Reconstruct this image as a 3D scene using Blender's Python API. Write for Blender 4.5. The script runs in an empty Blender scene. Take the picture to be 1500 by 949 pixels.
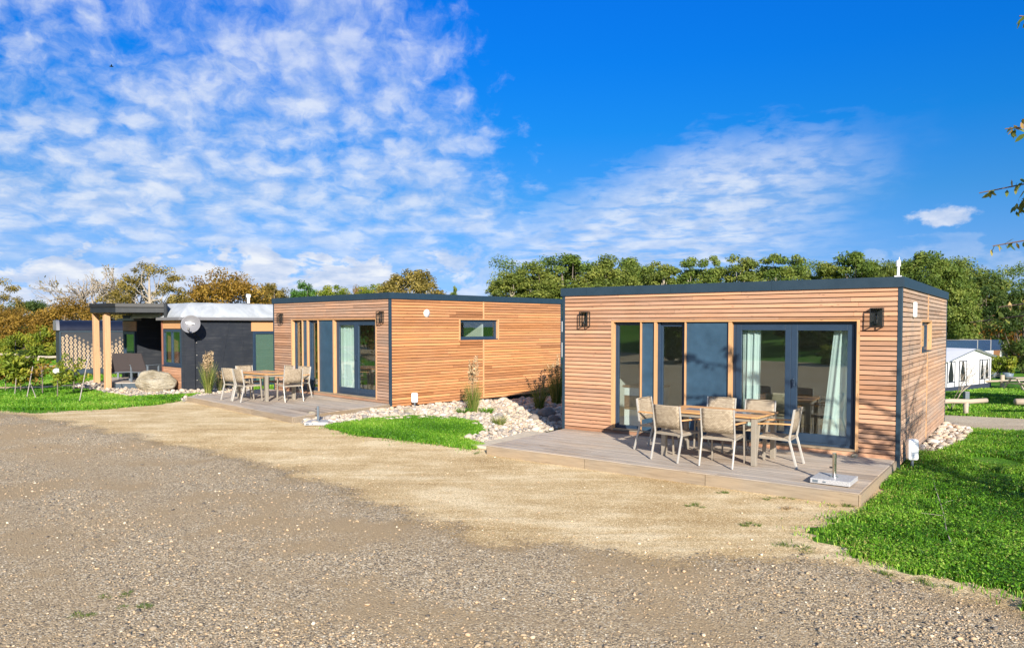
import bpy, math, random
import numpy as np
from mathutils import Vector, Matrix
from mathutils.geometry import delaunay_2d_cdt

random.seed(7)
rng = np.random.default_rng(7)
SC = bpy.context.scene
COL = SC.collection
R = math.radians

# ------------------------------------------------------------------ terrain
def ss(a, b, x):
    t = np.clip((np.asarray(x, float) - a) / (b - a), 0, 1)
    return t * t * (3 - 2 * t)

def T(x, y):
    """height of the ground (metres)"""
    x = np.asarray(x, float); y = np.asarray(y, float)
    z = -1.7 * ss(22, 46, y) * ss(4, 16, x)
    z = z + .12 * ss(12.0, 16.5, y) * (1 - ss(-2.2, 1.2, x))
    b = -(.73 * x + .68 * y)
    z = z + 4.6 * ss(20, 54, b)
    return z

# ------------------------------------------------------------------ camera
CAM_H = 2.3
FPX, PITCH, HORY = 1078.57, .0351, 477.0
PY0 = HORY + FPX * math.tan(PITCH)
cam_d = bpy.data.cameras.new('camera')
cam = bpy.data.objects.new('camera', cam_d); COL.objects.link(cam)
cam.location = (0, 0, CAM_H)
cam.rotation_euler = (math.pi / 2 - PITCH, 0, 0)
cam_d.sensor_width = 36; cam_d.lens = 36 * FPX / 1500
cam_d.shift_y = (PY0 - 474.5) / 1500
cam_d.clip_start = .05; cam_d.clip_end = 3000
SC.camera = cam

def ray(px, py):
    c, s = math.cos(PITCH), math.sin(PITCH)
    a = (px - 750) / FPX; b = (PY0 - py) / FPX
    return a, c + b * s, -s + b * c

def at(px, py, dz=0.0):
    """survey point: where the sight line to a point of the photograph meets the ground (+dz)"""
    rx, ry, rz = ray(px, py)
    z = dz
    for _ in range(30):
        t = (z - CAM_H) / rz
        z = .5 * z + .5 * (float(T(rx * t, ry * t)) + dz)
    t = (z - CAM_H) / rz
    return (rx * t, ry * t, z)

# ------------------------------------------------------------------ node helpers
class NT:
    def __init__(s, tree): s.t = tree
    def n(s, typ, props=None, **inp):
        nd = s.t.nodes.new(typ)
        for k, v in (props or {}).items(): setattr(nd, k, v)
        for k, v in inp.items():
            k = k.replace('_', ' ')
            s.put(nd.inputs[k], v)
        return nd
    def put(s, sock, v):
        if isinstance(v, bpy.types.NodeSocket): s.t.links.new(v, sock)
        elif isinstance(v, bpy.types.Node): s.t.links.new(v.outputs[0], sock)
        else:
            if sock.type == 'RGBA' and len(v) == 3: v = (*v, 1)
            sock.default_value = v
    def m(s, op, *a, clamp=False):
        nd = s.t.nodes.new('ShaderNodeMath'); nd.operation = op; nd.use_clamp = clamp
        for i, v in enumerate(a): s.put(nd.inputs[i], v)
        return nd.outputs[0]
    def ss(s, a, b, x):
        nd = s.t.nodes.new('ShaderNodeMapRange'); nd.interpolation_type = 'SMOOTHSTEP'
        s.put(nd.inputs[0], x); s.put(nd.inputs[1], a); s.put(nd.inputs[2], b)
        return nd.outputs[0]
    def mix(s, f, a, b, mode='MIX'):
        nd = s.t.nodes.new('ShaderNodeMix'); nd.data_type = 'RGBA'; nd.blend_type = mode
        nd.clamp_factor = True
        s.put(nd.inputs[0], f); s.put(nd.inputs[6], a); s.put(nd.inputs[7], b)
        return nd.outputs[2]
    def ramp(s, f, stops, interp='LINEAR'):
        nd = s.t.nodes.new('ShaderNodeValToRGB'); s.put(nd.inputs[0], f)
        cr = nd.color_ramp; cr.interpolation = interp
        while len(cr.elements) < len(stops): cr.elements.new(.5)
        for e, (p, c) in zip(cr.elements, stops):
            e.position = p; e.color = (*c, 1) if len(c) == 3 else c
        return nd.outputs[0]
    def noise(s, vec, scale, detail=3, rough=.55, dist=0, out=0):
        nd = s.n('ShaderNodeTexNoise', None, Scale=scale, Detail=detail, Roughness=rough, Distortion=dist)
        if vec is not None: s.put(nd.inputs['Vector'], vec)
        return nd.outputs[out]
    def map(s, vec, scale=(1, 1, 1), loc=(0, 0, 0)):
        nd = s.n('ShaderNodeMapping', None, Scale=scale, Location=loc); s.put(nd.inputs[0], vec)
        return nd.outputs[0]
    def obj(s): return s.n('ShaderNodeTexCoord').outputs['Object']
    def attr(s, name): return s.n('ShaderNodeAttribute', {'attribute_name': name}).outputs['Fac']
    def bump(s, h, strength=.5, dist=.01):
        nd = s.n('ShaderNodeBump', None, Strength=strength, Distance=dist); s.put(nd.inputs['Height'], h)
        return nd.outputs[0]

def new_mat(name):
    m = bpy.data.materials.new(name); m.use_nodes = True
    t = NT(m.node_tree); b = m.node_tree.nodes['Principled BSDF']
    return m, t, b

def simple(name, col, rough=.5, metal=0, var=.12, nscale=6, bump=0, spec=None):
    """plain painted / metal / plastic surface with light unevenness"""
    m, t, b = new_mat(name)
    o = t.obj(); nz = t.noise(o, nscale, 5, .6)
    c0 = tuple(c * (1 - var) for c in col); c1 = tuple(min(1, c * (1 + var)) for c in col)
    t.put(b.inputs['Base Color'], t.ramp(nz, [(.3, c0), (.7, c1)]))
    t.put(b.inputs['Roughness'], t.m('MULTIPLY_ADD', nz, .2, rough - .1))
    b.inputs['Metallic'].default_value = metal
    if spec is not None: b.inputs['Specular IOR Level'].default_value = spec
    if bump: t.put(b.inputs['Normal'], t.bump(t.noise(o, nscale * 8, 4), bump, .004))
    return m

def wood(name, dark, light, grey=(.30, .26, .225), weather=.15, axis=0, rough=.72, patch=.5):
    """sawn boards: per-board tone, stretched grain, knots, weathering in patches"""
    m, t, b = new_mat(name)
    o = t.obj()
    st = [28, 28, 28]; st[axis] = 1.3
    g = t.noise(t.map(o, tuple(st)), 1.6, 6, .62)
    tone = t.attr('tone')
    # shift texture between boards
    off = t.n('ShaderNodeCombineXYZ'); t.put(off.inputs[axis], t.m('MULTIPLY', tone, 37))
    ov = t.n('ShaderNodeVectorMath', {'operation': 'ADD'}); t.put(ov.inputs[0], o); t.put(ov.inputs[1], off.outputs[0])
    f = t.m('ADD', t.m('MULTIPLY', tone, .58), t.m('MULTIPLY', t.m('SUBTRACT', g, .18), .85))
    col = t.ramp(f, [(.12, dark), (.80, light)])
    kv = [16, 16, 16]; kv[axis] = 4.2
    kn = t.n('ShaderNodeTexVoronoi', None, Scale=1.0); t.put(kn.inputs['Vector'], t.map(ov.outputs[0], tuple(kv)))
    kmask = t.m('SUBTRACT', 1, t.ss(.05, .16, kn.outputs['Distance']))
    col = t.mix(t.m('MULTIPLY', kmask, .7), col, tuple(c * .45 for c in dark))
    w = t.noise(t.map(o, (.5, .5, .9)), 1.1, 4, .6)
    wf = t.m('ADD', t.m('MULTIPLY', t.ss(.38, .68, w), patch * weather * 2), t.m('MULTIPLY', t.attr('tone2'), weather), clamp=True)
    col = t.mix(wf, col, t.ramp(g, [(.25, tuple(c * .7 for c in grey)), (.75, tuple(c * 1.25 for c in grey))]))
    t.put(b.inputs['Base Color'], col)
    b.inputs['Roughness'].default_value = rough; b.inputs['Specular IOR Level'].default_value = .25
    if name in ('deck_planks', 'deck_edge_board'):
        sv_ = [22, 22, 22]; sv_[axis] = 1.1
        stn = t.noise(t.map(ov.outputs[0], tuple(sv_)), 1.0, 5, .7); blot = t.noise(o, 2.6, 5, .7)
        c2 = t.mix(t.m('MULTIPLY', t.ss(.55, .72, stn), .6), col, tuple(c * .55 for c in dark))
        c2 = t.mix(t.m('MULTIPLY', t.ss(.58, .74, blot), .45), c2, tuple(c * 1.1 for c in dark))
        t.put(b.inputs['Base Color'], c2)
    t.put(b.inputs['Normal'], t.bump(g, .35 if 'deck' not in name else .7, .004))
    return m

def glass(name, tint=(.90, .95, .94), refl=.16):
    m, t, b = new_mat(name)
    m.node_tree.nodes.remove(b)
    tr = t.n('ShaderNodeBsdfTransparent', None, Color=(*tint, 1))
    nz = t.bump(t.noise(t.obj(), 1.7, 1), .02, .02)
    gl = t.n('ShaderNodeBsdfGlossy', None, Roughness=.003, Color=(.95, 1, .98, 1)); t.put(gl.inputs['Normal'], nz)
    lw = t.n('ShaderNodeLayerWeight', None, Blend=.5)
    f = t.m('MULTIPLY_ADD', t.m('POWER', lw.outputs['Facing'], 4), 1 - refl, refl, clamp=True)
    mx = t.n('ShaderNodeMixShader'); t.put(mx.inputs[0], f); t.put(mx.inputs[1], tr); t.put(mx.inputs[2], gl)
    t.put(m.node_tree.nodes['Material Output'].inputs[0], mx)
    return m

def leafmat(name, stops, trans=.35, rough=.6):
    m, t, b = new_mat(name)
    col = t.ramp(t.attr('tone'), stops)
    t.put(b.inputs['Base Color'], col); b.inputs['Roughness'].default_value = rough
    b.inputs['Specular IOR Level'].default_value = .3
    tr = t.n('ShaderNodeBsdfTranslucent'); t.put(tr.inputs[0], t.mix(.5, col, (.30, .34, .03), 'MIX'))
    mx = t.n('ShaderNodeMixShader', None, Fac=trans); t.put(mx.inputs[1], b.outputs[0]); t.put(mx.inputs[2], tr.outputs[0])
    t.put(m.node_tree.nodes['Material Output'].inputs[0], mx)
    return m

M = {}
M['larch'] = wood('larch_cladding', (.19, .084, .040), (.59, .310, .172), weather=.18)
M['larch_orange'] = wood('larch_cladding_orange', (.20, .078, .028), (.61, .275, .108), weather=.08)
M['larch_pale'] = wood('larch_cladding_pale', (.20, .095, .05), (.54, .295, .17), weather=.26)
M['larch_grey'] = wood('larch_cladding_weathered', (.25, .135, .075), (.58, .36, .225), weather=.36)
M['larch_trim'] = wood('larch_trim', (.36, .18, .075), (.55, .315, .15), weather=.05, axis=2)
M['larch_trim_h'] = wood('larch_trim_horizontal', (.38, .18, .07), (.56, .31, .14), weather=.05, axis=0)
M['timber'] = wood('timber_post', (.37, .195, .09), (.54, .325, .17), weather=.10, axis=2)
M['deck'] = wood('deck_planks', (.15, .10, .065), (.54, .425, .31), grey=(.42, .365, .305), weather=.5, axis=0, patch=.8)
M['deck_edge'] = wood('deck_edge_board', (.22, .155, .092), (.36, .265, .165), grey=(.27, .225, .17), weather=.4, axis=0, patch=.9)
M['teak'] = wood('teak', (.42, .20, .07), (.62, .34, .14), weather=.05, axis=0, rough=.5)
M['log'] = wood('barked_log', (.26, .20, .135), (.46, .375, .275), grey=(.36, .32, .27), weather=.5, axis=0)
M['stake'] = wood('grey_stake', (.38, .32, .25), (.55, .48, .40), weather=.5, axis=2)
M['felt'] = simple('black_wall_felt', (.012, .012, .013), .9)
M['navy'] = simple('anthracite_blue_panel', (.028, .066, .108), .42, var=.20, nscale=3.2, bump=.05)
M['frame'] = simple('anthracite_window_frame', (.020, .040, .072), .38, var=.05)
M['fascia'] = simple('anthracite_roof_edge', (.014, .034, .054), .5, var=.08)
M['canopy'] = simple('near_black_canopy_edge', (.008, .012, .016), .6, var=.08)
M['roofing'] = simple('grey_roofing_felt', (.13, .13, .13), .9)
M['black'] = simple('black_metal', (.012, .013, .014), .45)
M['glass'] = glass('window_glass')
M['lglass'] = glass('lantern_glass', (.96, .97, .97), .03)
M['white'] = simple('white_plastic', (.80, .80, .78), .4, var=.03)
M['plaster'] = simple('indoor_wall_paint', (.55, .54, .50), .8, var=.05, nscale=2)
M['indoor_floor'] = simple('indoor_floor_boards', (.24, .17, .11), .5)
M['curtain'] = None
M['alu'] = simple('champagne_aluminium', (.36, .32, .26), .42, metal=.35, var=.06)
M['alu_light'] = simple('pale_aluminium', (.46, .44, .40), .4, metal=.3, var=.06)
M['steel'] = simple('brushed_steel', (.62, .60, .57), .22, metal=1, var=.06)
M['inlay'] = simple('grey_glass_inlay', (.22, .22, .25), .15)
M['dark_tex'] = simple('taupe_outdoor_mesh', (.055, .044, .044), .8, var=.15, nscale=40, bump=.3)
M['greyframe'] = simple('blue_grey_frame', (.11, .135, .16), .5)
M['cloth_taupe'] = simple('taupe_table_cloth', (.13, .115, .12), .85, nscale=4)
M['dishgrey'] = simple('grey_dish', (.17, .17, .18), .4, var=.05)
M['concrete'] = simple('pale_concrete', (.50, .43, .32), .9, var=.15, nscale=9, bump=.3)
M['pvc'] = simple('white_awning_pvc', (.60, .60, .60), .5, var=.03, nscale=3)
M['pvcdark'] = simple('dark_blue_awning_skirt', (.028, .036, .062), .6)
M['bluevan'] = simple('dark_blue_caravan_roof', (.025, .05, .11), .25)
M['navyroof'] = simple('navy_metal_roof', (.006, .010, .026), .45, spec=.2)
M['lattice'] = simple('pale_wood_cutout', (.60, .43, .26), .75, nscale=20)
M['blackclad'] = None
M['pot'] = simple('grey_blue_plant_pot', (.12, .16, .20), .5)
M['bark'] = simple('tree_bark', (.16, .13, .105), .95, var=.35, nscale=12, bump=.6)
M['barkpale'] = simple('pale_tree_bark', (.33, .28, .215), .95, var=.3, nscale=12, bump=.6)
M['barkred'] = simple('cherry_bark', (.13, .085, .07), .8, var=.3, nscale=12, bump=.5)
M['brick'] = simple('reddish_wall_panel', (.25, .10, .06), .8)
M['amber'] = simple('brown_kitchen_front', (.20, .10, .05), .5)

def m_curtain(name, c):
    m, t, b = new_mat(name)
    t.put(b.inputs['Base Color'], t.ramp(t.noise(t.map(t.obj(), (60, 60, 60)), 3, 3), [(.3, tuple(v * .92 for v in c)), (.7, c)]))
    b.inputs['Roughness'].default_value = .9
    tr = t.n('ShaderNodeBsdfTranslucent', None, Color=(*c, 1))
    mx = t.n('ShaderNodeMixShader', None, Fac=.25); t.put(mx.inputs[1], b.outputs[0]); t.put(mx.inputs[2], tr.outputs[0])
    t.put(m.node_tree.nodes['Material Output'].inputs[0], mx)
    return m
M['curtain'] = m_curtain('pale_curtain', (.80, .88, .86))
M['curtain_green'] = m_curtain('green_curtain', (.22, .33, .27))

def m_blackclad():
    m, t, b = new_mat('black_textile_cladding')
    o = t.obj()
    band = t.noise(t.map(o, (.25, .25, 11)), 2.2, 5, .7)
    sc = t.noise(t.map(o, (1.2, 1.2, 2.0)), 1.4, 5, .7)
    f = t.m('MULTIPLY', t.ss(.45, .75, band), t.ss(.35, .7, sc))
    t.put(b.inputs['Base Color'], t.mix(f, (.015, .019, .027), (.065, .068, .072)))
    t.put(b.inputs['Roughness'], t.m('MULTIPLY_ADD', sc, .3, .45))
    t.put(b.inputs['Normal'], t.bump(band, .25, .01))
    return m
M['blackclad'] = m_blackclad()

def m_membrane():
    m, t, b = new_mat('pale_grey_roof_membrane')
    o = t.obj()
    w = t.noise(t.map(o, (.7, .7, .7)), 1.6, 5, .6, dist=1.6)
    t.put(b.inputs['Base Color'], t.ramp(w, [(.3, (.28, .305, .325)), (.7, (.43, .455, .475))]))
    b.inputs['Roughness'].default_value = .55
    t.put(b.inputs['Normal'], t.bump(w, .25, .08))
    return m
M['membrane'] = m_membrane()

def m_weave():
    m, t, b = new_mat('woven_beige_rattan')
    o = t.obj(); sp = t.n('ShaderNodeSeparateXYZ'); t.put(sp.inputs[0], o)
    cv_ = t.n('ShaderNodeCombineXYZ'); t.put(cv_.inputs[0], sp.outputs[0]); t.put(cv_.inputs[1], t.m('ADD', sp.outputs[2], sp.outputs[1]))
    br = t.n('ShaderNodeTexBrick', {'offset': .5}, Scale=1.0); t.put(br.inputs['Vector'], cv_.outputs[0])
    for k_, v_ in (('Brick Width', .034), ('Row Height', .017), ('Mortar Size', .0028), ('Mortar Smooth', .6), ('Bias', 0.0)): br.inputs[k_].default_value = v_
    br.inputs['Color1'].default_value = (.58, .485, .35, 1); br.inputs['Color2'].default_value = (.36, .285, .195, 1); br.inputs['Mortar'].default_value = (.10, .07, .045, 1)
    fine = t.noise(o, 60, 4, .7)
    w = t.m('SUBTRACT', 1, br.outputs['Fac'])
    t.put(b.inputs['Base Color'], t.mix(t.m('MULTIPLY', t.ss(.45, .7, t.noise(o, 130, 2)), .25), br.outputs['Color'], (.24, .18, .12)))
    b.inputs['Roughness'].default_value = .7
    t.put(b.inputs['Normal'], t.bump(w, .8, .006))
    return m
M['weave'] = m_weave()

def m_granite():
    m, t, b = new_mat('speckled_granite')
    o = t.obj()
    n1 = t.noise(o, 160, 3); n2 = t.noise(o, 60, 2)
    t.put(b.inputs['Base Color'], t.ramp(t.m('ADD', t.m('MULTIPLY', n1, .7), t.m('MULTIPLY', n2, .3)), [(.36, (.15, .15, .155)), (.48, (.36, .36, .365)), (.6, (.50, .50, .50))]))
    b.inputs['Roughness'].default_value = .5
    return m
M['granite'] = m_granite()

def m_boulder():
    m, t, b = new_mat('tan_limestone')
    o = t.obj(); n = t.noise(o, 2.2, 7, .6); n2 = t.noise(t.map(o, (1, 1, 3)), 5, 6, .65)
    c = t.ramp(n, [(.3, (.22, .18, .11)), (.5, (.37, .32, .225)), (.7, (.49, .445, .345))])
    c = t.mix(t.ss(.56, .7, n2), c, (.30, .22, .12))
    t.put(b.inputs['Base Color'], c); b.inputs['Roughness'].default_value = .9
    t.put(b.inputs['Normal'], t.bump(t.m('ADD', n, n2), 1.0, .12))
    return m
M['boulder'] = m_boulder()

def m_stones():
    m, t, b = new_mat('river_stone')
    o = t.obj(); n = t.noise(o, 22, 4, .6)
    c = t.ramp(t.attr('tone'), [(0, (.13, .13, .135)), (.10, (.24, .22, .21)), (.30, (.40, .335, .26)), (.55, (.50, .43, .345)), (.78, (.52, .36, .23)), (.9, (.57, .50, .42)), (1, (.66, .63, .58))])
    c = t.mix(t.m('MULTIPLY', n, .45), c, (.34, .28, .21))
    t.put(b.inputs['Base Color'], c); b.inputs['Roughness'].default_value = .8
    t.put(b.inputs['Normal'], t.bump(n, .3, .01))
    return m
M['stones'] = m_stones()

def m_pebbles():
    m, t, b = new_mat('gravel_pebble')
    c = t.ramp(t.attr('tone'), [(0, (0.042, 0.042, 0.043)), (.18, (0.132, 0.120, 0.103)), (.38, (0.300, 0.234, 0.155)), (.64, (0.468, 0.348, 0.206)), (.82, (0.551, 0.370, 0.222)), (.93, (0.648, 0.530, 0.372)), (1, (0.800, 0.764, 0.599))])
    n = t.noise(t.obj(), 120, 3)
    t.put(b.inputs['Base Color'], t.mix(t.m('MULTIPLY', n, .35), c, (.26, .20, .135)))
    b.inputs['Roughness'].default_value = .85
    return m
M['pebbles'] = m_pebbles()

def m_gravel():
    m, t, b = new_mat('grey_brown_gravel')
    o = t.obj()
    v1 = t.n('ShaderNodeTexVoronoi', None, Scale=34.0, Randomness=1.0); t.put(v1.inputs['Vector'], o)
    v2 = t.n('ShaderNodeTexVoronoi', None, Scale=75.0, Randomness=1.0); t.put(v2.inputs['Vector'], o)
    s1 = t.n('ShaderNodeSeparateColor'); t.put(s1.inputs[0], v1.outputs['Color'])
    s2 = t.n('ShaderNodeSeparateColor'); t.put(s2.inputs[0], v2.outputs['Color'])
    stone = [(0, (0.072, 0.065, 0.055)), (.20, (0.186, 0.148, 0.103)), (.45, (0.372, 0.279, 0.166)), (.75, (0.516, 0.393, 0.238)), (.93, (0.695, 0.570, 0.397)), (1, (0.800, 0.730, 0.557))]
    c1 = t.ramp(s1.outputs[0], stone); c2 = t.ramp(s2.outputs[0], stone)
    big = t.noise(o, .55, 5, .6)
    dirt = t.ramp(t.noise(o, 60, 4, .7), [(.3, (.26, .18, .095)), (.7, (.48, .36, .215))])
    isbig = t.m('MULTIPLY', t.m('GREATER_THAN', s1.outputs[1], .45), t.m('LESS_THAN', v1.outputs['Distance'], .40))
    c = t.mix(isbig, c2, c1)
    cover = t.m('ADD', t.ss(.36, .62, big), t.m('MULTIPLY', s2.outputs[1], .5))
    c = t.mix(t.ss(.35, .75, cover), dirt, c)
    c = t.mix(t.m('MULTIPLY', t.ss(.45, .66, t.noise(t.map(o, (.35, .9, 1)), .5, 4)), .35), c, (.40, .285, .155))
    tk = t.m('MULTIPLY', t.attr('track'), t.ss(.30, .60, t.noise(o, 1.3, 4, .65)))
    c = t.mix(t.m('MULTIPLY', tk, .55), c, dirt)
    t.put(b.inputs['Base Color'], c); b.inputs['Roughness'].default_value = .9; b.inputs['Specular IOR Level'].default_value = .2
    h = t.m('ADD', t.m('MULTIPLY', t.m('SUBTRACT', 1, v1.outputs['Distance']), isbig), t.m('MULTIPLY', t.m('SUBTRACT', 1, v2.outputs['Distance']), .45))
    t.put(b.inputs['Normal'], t.bump(h, .75, .018))
    # worn edge: stones thin out over the sand
    e = t.attr('edge')
    f = t.m('ADD', e, t.m('MULTIPLY', t.m('SUBTRACT', t.noise(o, 48, 3, .75), .5), 1.9))
    f = t.m('ADD', f, t.m('MULTIPLY', t.m('SUBTRACT', t.noise(o, 1.1, 5, .7), .5), 1.5))
    tr = t.n('ShaderNodeBsdfTransparent')
    mx = t.n('ShaderNodeMixShader'); t.put(mx.inputs[0], t.m('GREATER_THAN', f, .5)); t.put(mx.inputs[1], tr); t.put(mx.inputs[2], b.outputs[0])
    t.put(m.node_tree.nodes['Material Output'].inputs[0], mx)
    return m
M['gravel'] = m_gravel()

def m_sand(name, a, c_, d):
    m, t, b = new_mat(name)
    o = t.obj()
    n1 = t.noise(o, .7, 6, .65); n2 = t.noise(o, 90, 3, .7); n3 = t.noise(t.map(o, (.5, 2.2, 1)), 1.3, 5, .65)
    f = t.m('ADD', t.m('MULTIPLY', n1, .55), t.m('MULTIPLY', n3, .45))
    c = t.ramp(f, [(.37, a), (.49, c_), (.60, d)])
    gr = t.n('ShaderNodeTexVoronoi', None, Scale=95.0); t.put(gr.inputs['Vector'], o)
    g = t.n('ShaderNodeSeparateColor'); t.put(g.inputs[0], gr.outputs['Color'])
    c = t.mix(t.m('MULTIPLY', t.ss(.2, .9, g.outputs[0]), .45), c, tuple(v * .62 for v in a))
    c = t.mix(t.m('MULTIPLY', t.m('LESS_THAN', g.outputs[1], .10), .5), c, tuple(v * .38 for v in a))
    c = t.mix(t.m('MULTIPLY', t.m('GREATER_THAN', g.outputs[1], .82), .6), c, tuple(min(1, v * 1.25) for v in d))
    t.put(b.inputs['Base Color'], c); b.inputs['Roughness'].default_value = .95; b.inputs['Specular IOR Level'].default_value = .15
    t.put(b.inputs['Normal'], t.bump(t.m('ADD', t.m('MULTIPLY', n2, .6), t.m('MULTIPLY', n3, 1.5)), .6, .02))
    return m
M['sand'] = m_sand('pale_sand', (.43, .285, .125), (.60, .435, .225), (.82, .66, .41))
M['path'] = m_sand('grey_sand_path', (.36, .29, .20), (.48, .40, .29), (.56, .48, .36))
M['bedbase'] = m_sand('stone_bed_base', (.40, .33, .24), (.52, .45, .35), (.60, .54, .45))

def m_ground():
    m, t, b = new_mat('lawn_ground')
    o = t.obj()
    n1 = t.noise(o, .35, 5, .6); n2 = t.noise(o, 14, 5, .7); n3 = t.noise(o, 2.2, 4, .6)
    f = t.m('ADD', t.m('MULTIPLY', n1, .35), t.m('ADD', t.m('MULTIPLY', n2, .4), t.m('MULTIPLY', n3, .25)))
    c = t.ramp(f, [(.32, (.030, .095, .006)), (.5, (.070, .195, .012)), (.68, (.14, .29, .026))])
    c = t.mix(t.ss(.60, .70, n3), c, (.22, .165, .075))
    t.put(b.inputs['Base Color'], c); b.inputs['Roughness'].default_value = .9; b.inputs['Specular IOR Level'].default_value = .15
    t.put(b.inputs['Normal'], t.bump(n2, .9, .06))
    return m
M['ground'] = m_ground()
M['grass'] = leafmat('grass_blade', [(0, (.016, .068, .004)), (.32, (.062, .20, .008)), (.65, (.165, .375, .020)), (.9, (.33, .52, .065)), (1, (.46, .40, .14))], .35, .5)
GREEN = [(0, (.038, .075, .013)), (.5, (.125, .19, .030)), (1, (.28, .31, .065))]
M['leaf_green'] = leafmat('green_leaf', GREEN)
M['leaf_dark'] = leafmat('dark_green_leaf', [(0, (.018, .040, .010)), (.5, (.055, .100, .020)), (1, (.13, .175, .040))])
M['leaf_olive'] = leafmat('olive_leaf', [(0, (.055, .080, .014)), (.5, (.15, .195, .034)), (1, (.32, .33, .070))])
M['leaf_yellow'] = leafmat('yellow_green_leaf', [(0, (.060, .10, .010)), (.5, (.18, .24, .020)), (1, (.42, .37, .045))])
M['leaf_rust'] = leafmat('rust_leaf', [(0, (.085, .048, .010)), (.5, (.30, .17, .024)), (1, (.50, .33, .060))])
M['leaf_tan'] = leafmat('tan_olive_leaf', [(0, (.085, .070, .014)), (.5, (.235, .175, .036)), (1, (.42, .33, .095))])
M['leaf_orange'] = leafmat('orange_leaf', [(0, (.10, .04, .012)), (.5, (.32, .13, .020)), (1, (.50, .27, .045))])
M['leaf_fresh'] = leafmat('fresh_green_leaf', [(0, (.025, .075, .012)), (.5, (.065, .17, .022)), (1, (.14, .26, .040))])
M['leaf_cherry'] = leafmat('cherry_leaf', [(0, (.035, .065, .018)), (.5, (.13, .17, .032)), (.8, (.30, .29, .07)), (1, (.42, .22, .08))], .3, .5)
M['straw'] = leafmat('straw_plume', [(0, (.25, .16, .08)), (1, (.55, .42, .26))], .2)
M['reed'] = leafmat('reed_blade', [(0, (.040, .085, .012)), (.5, (.13, .20, .028)), (1, (.40, .36, .12))], .3)

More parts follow.
